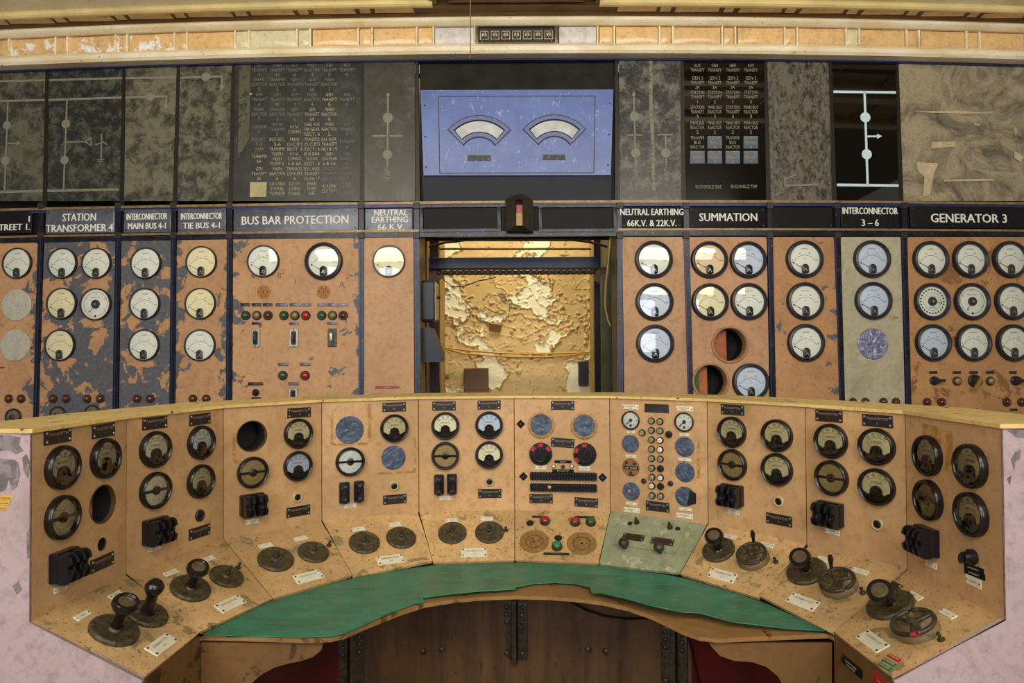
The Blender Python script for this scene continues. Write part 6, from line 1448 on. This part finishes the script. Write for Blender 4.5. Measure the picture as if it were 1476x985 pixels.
# ================================================================== sloping shelf controls
def disc_part(bare):
    b = MB(); b.lathe([(.5, -.01), (.5, .05), (.47, .085), (.43, .09), (.40, .075), (.16, .08), (.13, .12), (.0001, .12)], 40); return b.mesh('cast_disc', M_['disc'], 30)
DISC = disc_part(True)
def stub():
    b = MB(); b.lathe([(.075, .1), (.07, .18), (.045, .2), (.04, .36), (.03, .38), (.0001, .38)], 12); return b.mesh('spindle', M_['iron'], 35)
STUB = stub()
def bare(i, px, py, d, label): return thing('bare_disc', shelf_frame(i, px, py, .001), [('cast_disc', DISC), ('spindle', STUB)], label, 'control disc', 'rusty control discs without handles', d)
def mush(i, px, py, tx, ty, d, label, hd=.068):
    """disc with a stalk and a flat mushroom grip whose middle shows at tx, ty"""
    Mx = shelf_frame(i, px, py, .001); p = Mx.translation; Mi = Mx.inverted()
    # height of the grip above the shelf, found along its sight line
    ln = .105
    dr = ray(tx, ty); n = SN[i]; t = ((p + n * ln) - EYE).dot(n) / dr.dot(n); top = Mi @ (EYE + dr * t)
    a = Vector((0, -.005, 0)); c = Vector((top.x, top.y + .018, top.z)); 
    s = MB(); m_ = a.lerp(c, .5); s.tube([a, a.lerp(c, .12), a.lerp(c, .16), m_, c], [.022, .02, .0135, .013, .015], 12)
    g = MB(); r = hd / 2; g.lathe([(.0001, -.018), (.35 * r, -.017), (.8 * r, -.010), (r, .002), (r, .010), (.88 * r, .018), (.70 * r, .019), (.62 * r, .015)], 28); g.cur = 1; g.lathe([(.62 * r, .015), (.4 * r, .0165), (.36 * r, .0145), (.0001, .0145)], 28)
    ax = (c - a).normalized(); rot = Vector((0, -1, 0)).rotation_difference(ax.lerp(Vector((0, -1, 0)), .35).normalized()).to_matrix().to_4x4()
    gm = g.mesh('mushroom_grip', [M_['deskring'], plain('worn_grip_middle', '5a4a34', .4, var=.3)], 40, M=Matrix.Translation(c + ax * .008) @ rot)
    e = thing('mushroom_control', Mx, [], label, 'control', 'disc controls with a mushroom grip')
    o = bpy.data.objects.new('cast_disc', DISC); COL.objects.link(o); o.parent = e; o.scale = (d, d, d)
    for nm, me in (('stalk', s.mesh('stalk', M_['deskring'], 40)), ('mushroom_grip', gm)): o = bpy.data.objects.new(nm, me); COL.objects.link(o); o.parent = e
    return e
def wheel(i, px, py, d, wx, wy, wd, spoke, label, red=False, spin=0):
    Mx = shelf_frame(i, px, py, .001); p = Mx.translation; Mi = Mx.inverted(); n = SN[i]
    b = MB(); R = d / 2 * .95; b.lathe([(R, -.002), (R, .010), (R * .94, .016), (R * .86, .020), (R * .74, .040), (R * .66, .042), (R * .60, .024), (R * .2, .026), (R * .15, .06), (.0001, .06)], 32)
    dr = ray(wx, wy); t = ((p + n * .084) - EYE).dot(n) / dr.dot(n); c = Mi @ (EYE + dr * t)
    r = wd / 2; N = 32
    w = MB(); w.tube([(c.x + r * math.cos(2 * PI * k / N), c.y, c.z + r * math.sin(2 * PI * k / N)) for k in range(N)], .0062, 10, closed=True)
    h = MB(); h.lathe([(.012, -.02), (.013, .006), (.008, .010), (.0001, .012)], 16, c=(c.x, c.y, c.z))
    s_ = MB()
    for k in range(3):
        a = math.radians(spin + 120 * k); s_.tube([(c.x, c.y + .002, c.z), (c.x + r * math.cos(a), c.y, c.z + r * math.sin(a))], [.006, .0048], 8)
    parts = [('housing', b.mesh('housing', peel_paint('dusty_housing', '85704a', '4d4028', .42, dirt=.3, scale=30, seed=81), 35)), ('wheel_rim', w.mesh('wheel_rim', M_['iron'], 60)), ('hub', h.mesh('hub', M_['iron'], 35)), ('spoke', s_.mesh('spoke', M_['iron'], 60))]
    if spoke is not None:
        a = math.radians(spoke); q = MB(); e = Vector((c.x + r * math.cos(a), c.y, c.z + r * math.sin(a))); q.tube([e, e + Vector((0, -.018, .006)), e + Vector((0, -.032, .012)), e + Vector((0, -.045, .016))], [.005, .006, .009, .006], 8); parts.append(('crank_grip', q.mesh('crank_grip', M_['deskring'], 60)))
    if red: q = MB(); q.tube([(c.x + r * math.cos(math.radians(a)), c.y, c.z + r * math.sin(math.radians(a))) for a in range(318, 348, 5)], .0078, 8); parts.append(('red_paint', q.mesh('red_paint', plain('dull_red_paint', '8a2428', .5, var=.3), 60)))
    return thing('handwheel', Mx, parts, label, 'handwheel', 'spoked handwheels on the right half of the desk')
SH = ['first', 'second', 'third', 'fourth', 'fifth']
mush(0, 164, 911, 183, 868, .135, 'disc control with mushroom grip at the front left corner of the desk', .072)
# paddle handled neighbour
Mx = shelf_frame(0, 211, 887, .001); p = Mx.translation; Mi = Mx.inverted(); dr = ray(223, 846); t = ((p + SN[0] * .115) - EYE).dot(SN[0]) / dr.dot(SN[0]); c = Mi @ (EYE + dr * t)
s = MB(); a = Vector((0, -.005, 0)); s.tube([a, a.lerp(c, .12), a.lerp(c, .18), a.lerp(c, .8)], [.022, .021, .016, .016], 12)
g = MB(); g.tube([a.lerp(c, .72), a.lerp(c, .82), a.lerp(c, .92), c, c.lerp(a, -.10), c.lerp(a, -.16)], [.014, .021, .026, .027, .021, .008], 14)
e = thing('paddle_control', Mx, [('stalk', s.mesh('stalk', M_['deskring'], 40)), ('knob_grip', g.mesh('knob_grip', M_['deskring'], 60))], 'disc control with upright club grip behind the front left mushroom grip', 'control', 'disc controls with a mushroom grip')
o = bpy.data.objects.new('cast_disc', DISC); COL.objects.link(o); o.parent = e; o.scale = (.125,) * 3
mush(1, 274, 850, 286.5, 817, .13, 'disc control with mushroom grip on the second shelf from the left', .07)
bare(1, 326, 832.5, .118, 'bare rusty disc on the second shelf from the left')
bare(2, 397, 808, .132, 'left bare rusty disc on the third shelf from the left'); bare(2, 451.5, 797.5, .12, 'right bare rusty disc on the third shelf from the left')
bare(3, 525, 783.5, .124, 'left bare rusty disc on the fourth shelf from the left'); bare(3, 578, 776.5, .124, 'right bare rusty disc on the fourth shelf from the left')
bare(4, 652, 769.5, .120, 'left bare rusty disc on the fifth shelf from the left'); bare(4, 705.5, 768.5, .122, 'right bare rusty disc on the fifth shelf from the left')
mush(7, 1036, 794, 1028, 771, .125, 'disc control with mushroom grip on the third shelf from the right', .07); wheel(7, 1086, 806, .125, 1083, 798, .098, 105, 'spoked handwheel on the third shelf from the right', spin=30)
mush(8, 1163, 825, 1152, 801, .135, 'disc control with mushroom grip on the second shelf from the right', .072); wheel(8, 1210, 846, .125, 1206, 836, .102, 140, 'spoked handwheel on the second shelf from the right', spin=40)
mush(9, 1284, 874, 1267, 848, .14, 'disc control with mushroom grip on the rightmost shelf', .075); wheel(9, 1323, 910, .125, 1316, 897, .106, None, 'spoked handwheel with a red painted rim section on the rightmost shelf', True, 80)
def shplate(i, px, py, w, h, lines, label, tilt=0, screws=2, lift=0.0, mat='offwhite', ink='faint', name='label_plate', size=None, cat='label plate', group='white plates on the sloping shelf'): return plate(shelf_frame(i, px, py, lift), w, h, lines, label, mat, ink, name=name, cat=cat, screws=screws, th=.003, tilt=tilt, size=size, group=group)
for i, x, y, n in ((0, 233, 929.5, '1A'), (1, 332, 871, '2'), (2, 445, 832, '3'), (3, 563, 807, '3A'), (4, 683.5, 797, '5'), (7, 1041, 830, '3'), (8, 1157, 868, '2'), (9, 1257.5, 925, '1')):
    shplate(i, x, y, .108, .046, ['GENERATOR', n], 'large white Generator plate in front of the controls, %s' % ('%s shelf from the left' % SH[i] if i < 5 else ('%s shelf from the right' % ('third', 'second', 'first')[i - 7])), screws=4, ink='faint' if i != 3 else 'brass', size=.012, group='white Generator plates on the sloping shelf')
for i, x, y, lab in ((0, 119, 888, 'left'), (0, 167, 858, 'right'), (1, 247, 826, 'left'), (1, 300.5, 806, 'right'), (2, 383, 787, 'left'), (2, 434, 776.5, 'right'), (3, 517, 763, 'left'), (3, 569.5, 756.5, 'right'), (4, 651.5, 750.5, 'left'), (4, 702, 748, 'right'), (7, 1051.5, 774, 'left'), (7, 1105, 786, 'right'), (8, 1187.5, 807, 'left'), (8, 1239.5, 824, 'right'), (9, 1319, 859.5, 'left'), (9, 1366.5, 885.5, 'right')):
    shplate(i, x, y, .056, .021, ['SPEED'] if lab == 'left' else ['VOLTS'], 'small white label above the %s control, %s' % (lab, '%s shelf from the left' % SH[i] if i < 5 else ('%s shelf from the right' % ('third', 'second', 'first')[i - 7])), size=.007, group='small white labels above the shelf controls')
shplate(9, 1281, 846, .078, .055, [], 'dark blank plate behind the mushroom grip on the rightmost shelf', screws=4, mat='darkplate')
for i, x, y, lab in ((1, 343, 819, 'second shelf from the left'), (2, 474, 787, 'third shelf from the left'), (4, 729, 765.5, 'fifth shelf from the left'), (7, 1118.5, 811, 'third shelf from the right'), (8, 1244, 855.5, 'second shelf from the right'), (9, 1357, 923, 'rightmost shelf')):
    b = MB(); b.lathe([(.010, 0), (.010, .003), (.005, .006), (.004, .015), (.006, .018), (.005, .022), (.0001, .023)], 12); single('small_stud', shelf_frame(i, x, y, 0), b.mesh('small_stud', M_['iron'], 35), 'small iron stud at the right end of the ' + lab, 'stud')
# red and green buttons shelf
def shbutton(px, py, cap, label, d=.044):
    a = MB(); a.lathe([(.5, 0), (.5, .12), (.44, .22), (.44, .42), (.36, .46), (.33, .36)], 24); c = MB(); c.lathe([(.34, .34), (.33, .5), (.26, .56), (.0001, .57)], 24)
    return thing('push_button', shelf_frame(5, px, py, 0), [('button_ring', a.mesh('button_ring', M_['iron'], 35)), ('cap', c.mesh('cap', M_[cap], 40))], label, 'push button', 'large push buttons on the middle shelf', d)
shbutton(785.5, 753, 'lensbright', 'red push button beside the left hole on the middle shelf'); shbutton(829, 754.5, 'lensbright', 'red push button beside a dark green one on the middle shelf'); shbutton(851.5, 754.5, 'lensgreen', 'dark green push button on the middle shelf'); shbutton(803, 789.5, 'lensgreenb', 'bright green push button between the two brown worn circles')
def shhole(i, px, py, label, d=.034):
    b = MB(); b.lathe([(.5, -.01), (.5, .03), (.42, .04), (.36, .01)], 24); h = MB(); h.disc(.40, .006, 24)
    return thing('shelf_hole', shelf_frame(i, px, py, .0), [('hole_rim', b.mesh('hole_rim', M_['darkbrass'], 35)), ('dark_inside', h.mesh('dark_inside', M_['void']))], label, 'hole', None, d)
shhole(5, 764, 754.5, 'open round hole left of the red button on the middle shelf'); shhole(5, 804.5, 776, 'open round hole above the bright green button')
shhole(6, 908, 755, 'small dark hole at the upper left of the grey-green shelf', .022); shhole(6, 977, 762.5, 'small dark hole at the upper right of the grey-green shelf', .022)
for x, y, w, lab in ((777, 745.5, .06, 'dark label strip above the left red button'), (842.5, 746, .085, 'dark label strip above the right red and green buttons'), (802, 799, .105, 'dark label strip below the bright green button')): shplate(5, x, y, w, .012, ['START STOP'] if w < .1 else ['GOVERNOR MOTOR'], lab, screws=0, mat='darkplate', ink='faint', name='label_strip', cat='label strip', group=None)
wornm = NT('worn_brown_circle'); nn = wornm.noise(60, 6, .7); wornm.base(wornm.ramp(nn, .3, .7, lin('6e5028'), lin('9c7840'))); wornm.rough(.6)
for x, y, lab in ((770, 781, 'brown worn circle on the left of the middle shelf'), (838.5, 784, 'brown worn circle on the right of the middle shelf')):
    b = MB(); N = 44; rr = [.5 * (1 + .03 * noise.noise(Vector((3 * math.cos(2 * PI * k / N), 3 * math.sin(2 * PI * k / N), x)))) for k in range(N)]
    b.rings([[(rr[k] * math.cos(2 * PI * k / N), -h, rr[k] * math.sin(2 * PI * k / N)) for k in range(N)] for h in (0, .012)], False, True)
    c = MB(); c.arc((0, 0), .28, .02, 0, 360, .014, 32); c.disc(.04, .014, 10)
    for k in range(3): c.disc(.025, .014, 8, c=(.16 * math.cos(k * 2.1), 0, .16 * math.sin(k * 2.1)))
    thing('worn_mark', shelf_frame(5, x, y, .0), [('stain', b.mesh('stain', wornm.m, 30)), ('screw_hole', c.mesh('screw_hole', M_['darkplate']))], lab, 'worn mark', None, .124)
# grey-green shelf fittings
Mx = shelf_frame(6, 933, 776, .0); Mi = Mx.inverted()
def sl(px, py): q = Mi @ on_shelf(6, px, py); return (q.x, q.z)
b = MB(); cn = [sl(897, 758), sl(987, 772), sl(973, 800), sl(884, 786)]; b.poly(cn, .006, .006)
single('cover_plate', Mx, b.mesh('cover_plate', M_['shelfgreen'], 20), 'flat grey-green cover plate in the middle of the grey-green shelf', 'plate')
shplate(6, 913.5, 776.5, .092, .034, ['SYNCHRONISING'], 'left brown engraved plate on the grey-green shelf', screws=4, lift=.0065, mat='darkbrass', ink='ink'); shplate(6, 955, 782.5, .092, .034, ['SYNCHRONISING'], 'right brown engraved plate on the grey-green shelf', screws=4, lift=.0065, mat='darkbrass', ink='ink')
for x, y, lab in ((901, 790.5, 'left dark ball knob on the grey-green shelf'), (951.5, 797.5, 'right dark ball knob on the grey-green shelf')):
    b = MB(); b.lathe([(.008, 0), (.008, .012), (.018, .018), (.022, .03), (.016, .042), (.0001, .046)], 16); single('ball_grip', shelf_frame(6, x, y, .003), b.mesh('ball_grip', M_['iron'], 60), lab, 'knob')
for x, y, lab in ((918, 754, 'left small toggle lever on the grey-green shelf'), (966, 761, 'right small toggle lever on the grey-green shelf')):
    b = MB(); b.lathe([(.012, 0), (.012, .005), (.007, .012), (.005, .03), (.0001, .032)], 12); single('toggle_lever', shelf_frame(6, x, y, .0), b.mesh('toggle_lever', M_['darkbrass'], 40), lab, 'lever')
shplate(6, 910, 747, .03, .012, [], 'small tan tape scrap at the top of the grey-green shelf', screws=0, mat='facetan', name='tape_scrap', cat='tape', group=None)
# tape labels on the right shelf and the pedestal
for x, y, mt, tx, lab in ((1289, 949, 'redtape', 'DON\'T NO', 'red tape label at the front corner of the rightmost shelf'), (1282, 955.5, 'greentape', 'DO NOT USE', 'upper green tape label at the front corner of the rightmost shelf'), (1276, 962, 'greentape', 'OUT 2003', 'lower green tape label at the front corner of the rightmost shelf')):
    shplate(9, x, y, .046, .013, [tx], lab, screws=0, mat=mt, ink='offwhite', name='tape_label', cat='tape label', tilt=-6, size=.008, group=None)
PF = lambda px, py: on_plane(px, py, FE[9], (FE[10] - FE[9]).cross(up))
for x, y, w, mt, lab in ((1229, 961, .10, 'blackplate', 'black label on the right pedestal front, below the rightmost shelf'), (1270, 983, .07, 'redtape', 'red and black label low on the right pedestal front')):
    n = (FE[10] - FE[9]).cross(up).normalized()
    if n.x > 0: n = -n
    plate(frame(PF(x, y) + n * .001, FE[10] - FE[9], n), w, .026, ['CONTROL DESK', 'KEYS INSIDE'] if mt != 'redtape' else ['FUSE'], lab, mt, 'offwhite', name='tape_label', cat='label', screws=0, size=.008)
# yellow tape strips on the left end plate
for x, y, w, lab in ((9, 718, .036, 'uppermost of three yellow tape labels on the left end plate'), (6, 725.5, .030, 'middle one of three yellow tape labels on the left end plate'), (4, 733, .018, 'lowest of three yellow tape labels on the left end plate')):
    yy = min(J[0].y, FE[0].y) - .0025; plate(frame(on_y(x, y, yy), Vector((1, 0, 0)), Vector((0, -1, 0))), w, .011, ['CAUTION'], lab, 'yellowtape', 'ink', name='tape_label', cat='tape label', screws=0, th=.002, size=.006)
# ================================================================== light: daylight from the laylight and windows behind the photographer, and an added ceiling fill
def area(name, loc, target, sx, sy, power, col):
    l = bpy.data.lights.new(name, 'AREA'); l.shape = 'RECTANGLE'; l.size = sx; l.size_y = sy; l.energy = power; l.color = col
    o = bpy.data.objects.new(name, l); COL.objects.link(o); o.location = loc
    o.rotation_euler = (Vector(target) - Vector(loc)).to_track_quat('-Z', 'Y').to_euler(); return o
area('laylight', (0, -1.55, 4.3), (0, 2.2, 1.0), 8.0, 1.6, 350, (1.0, .92, .76))
area('window_daylight', (1.7, -2.5, 2.45), (.6, 4.6, 2.6), 2.0, 1.6, 80, (.88, .92, 1.0))
area('window_daylight', (-2.3, -2.5, 2.45), (-.4, 4.6, 2.6), 1.6, 1.6, 85, (.95, .95, 1.0))
area('ceiling_fill', (0, .9, 3.6), (0, 2.6, 4.4), 6.0, .3, 55, (1.0, .90, .68))  # added uplight to brighten the ceiling, not a known fitting
area('alcove_daylight', ((DOOR_L + DOOR_R) / 2, 5.15, 3.3), ((DOOR_L + DOOR_R) / 2, 6.25, 1.6), 1.1, .6, 42, (1.0, .92, .72))
w = bpy.data.worlds.new('world'); SC.world = w; w.use_nodes = True
bg = w.node_tree.nodes['Background']; bg.inputs[0].default_value = (1.0, .88, .72, 1); bg.inputs[1].default_value = .34
vs = SC.view_settings; vs.view_transform = 'Standard'; vs.look = 'None'; vs.gamma = 1.0; vs.exposure = 0.0; vs.use_curve_mapping = False
SC.cycles.max_bounces = 8; SC.cycles.transparent_max_bounces = 12; SC.cycles.use_denoising = True
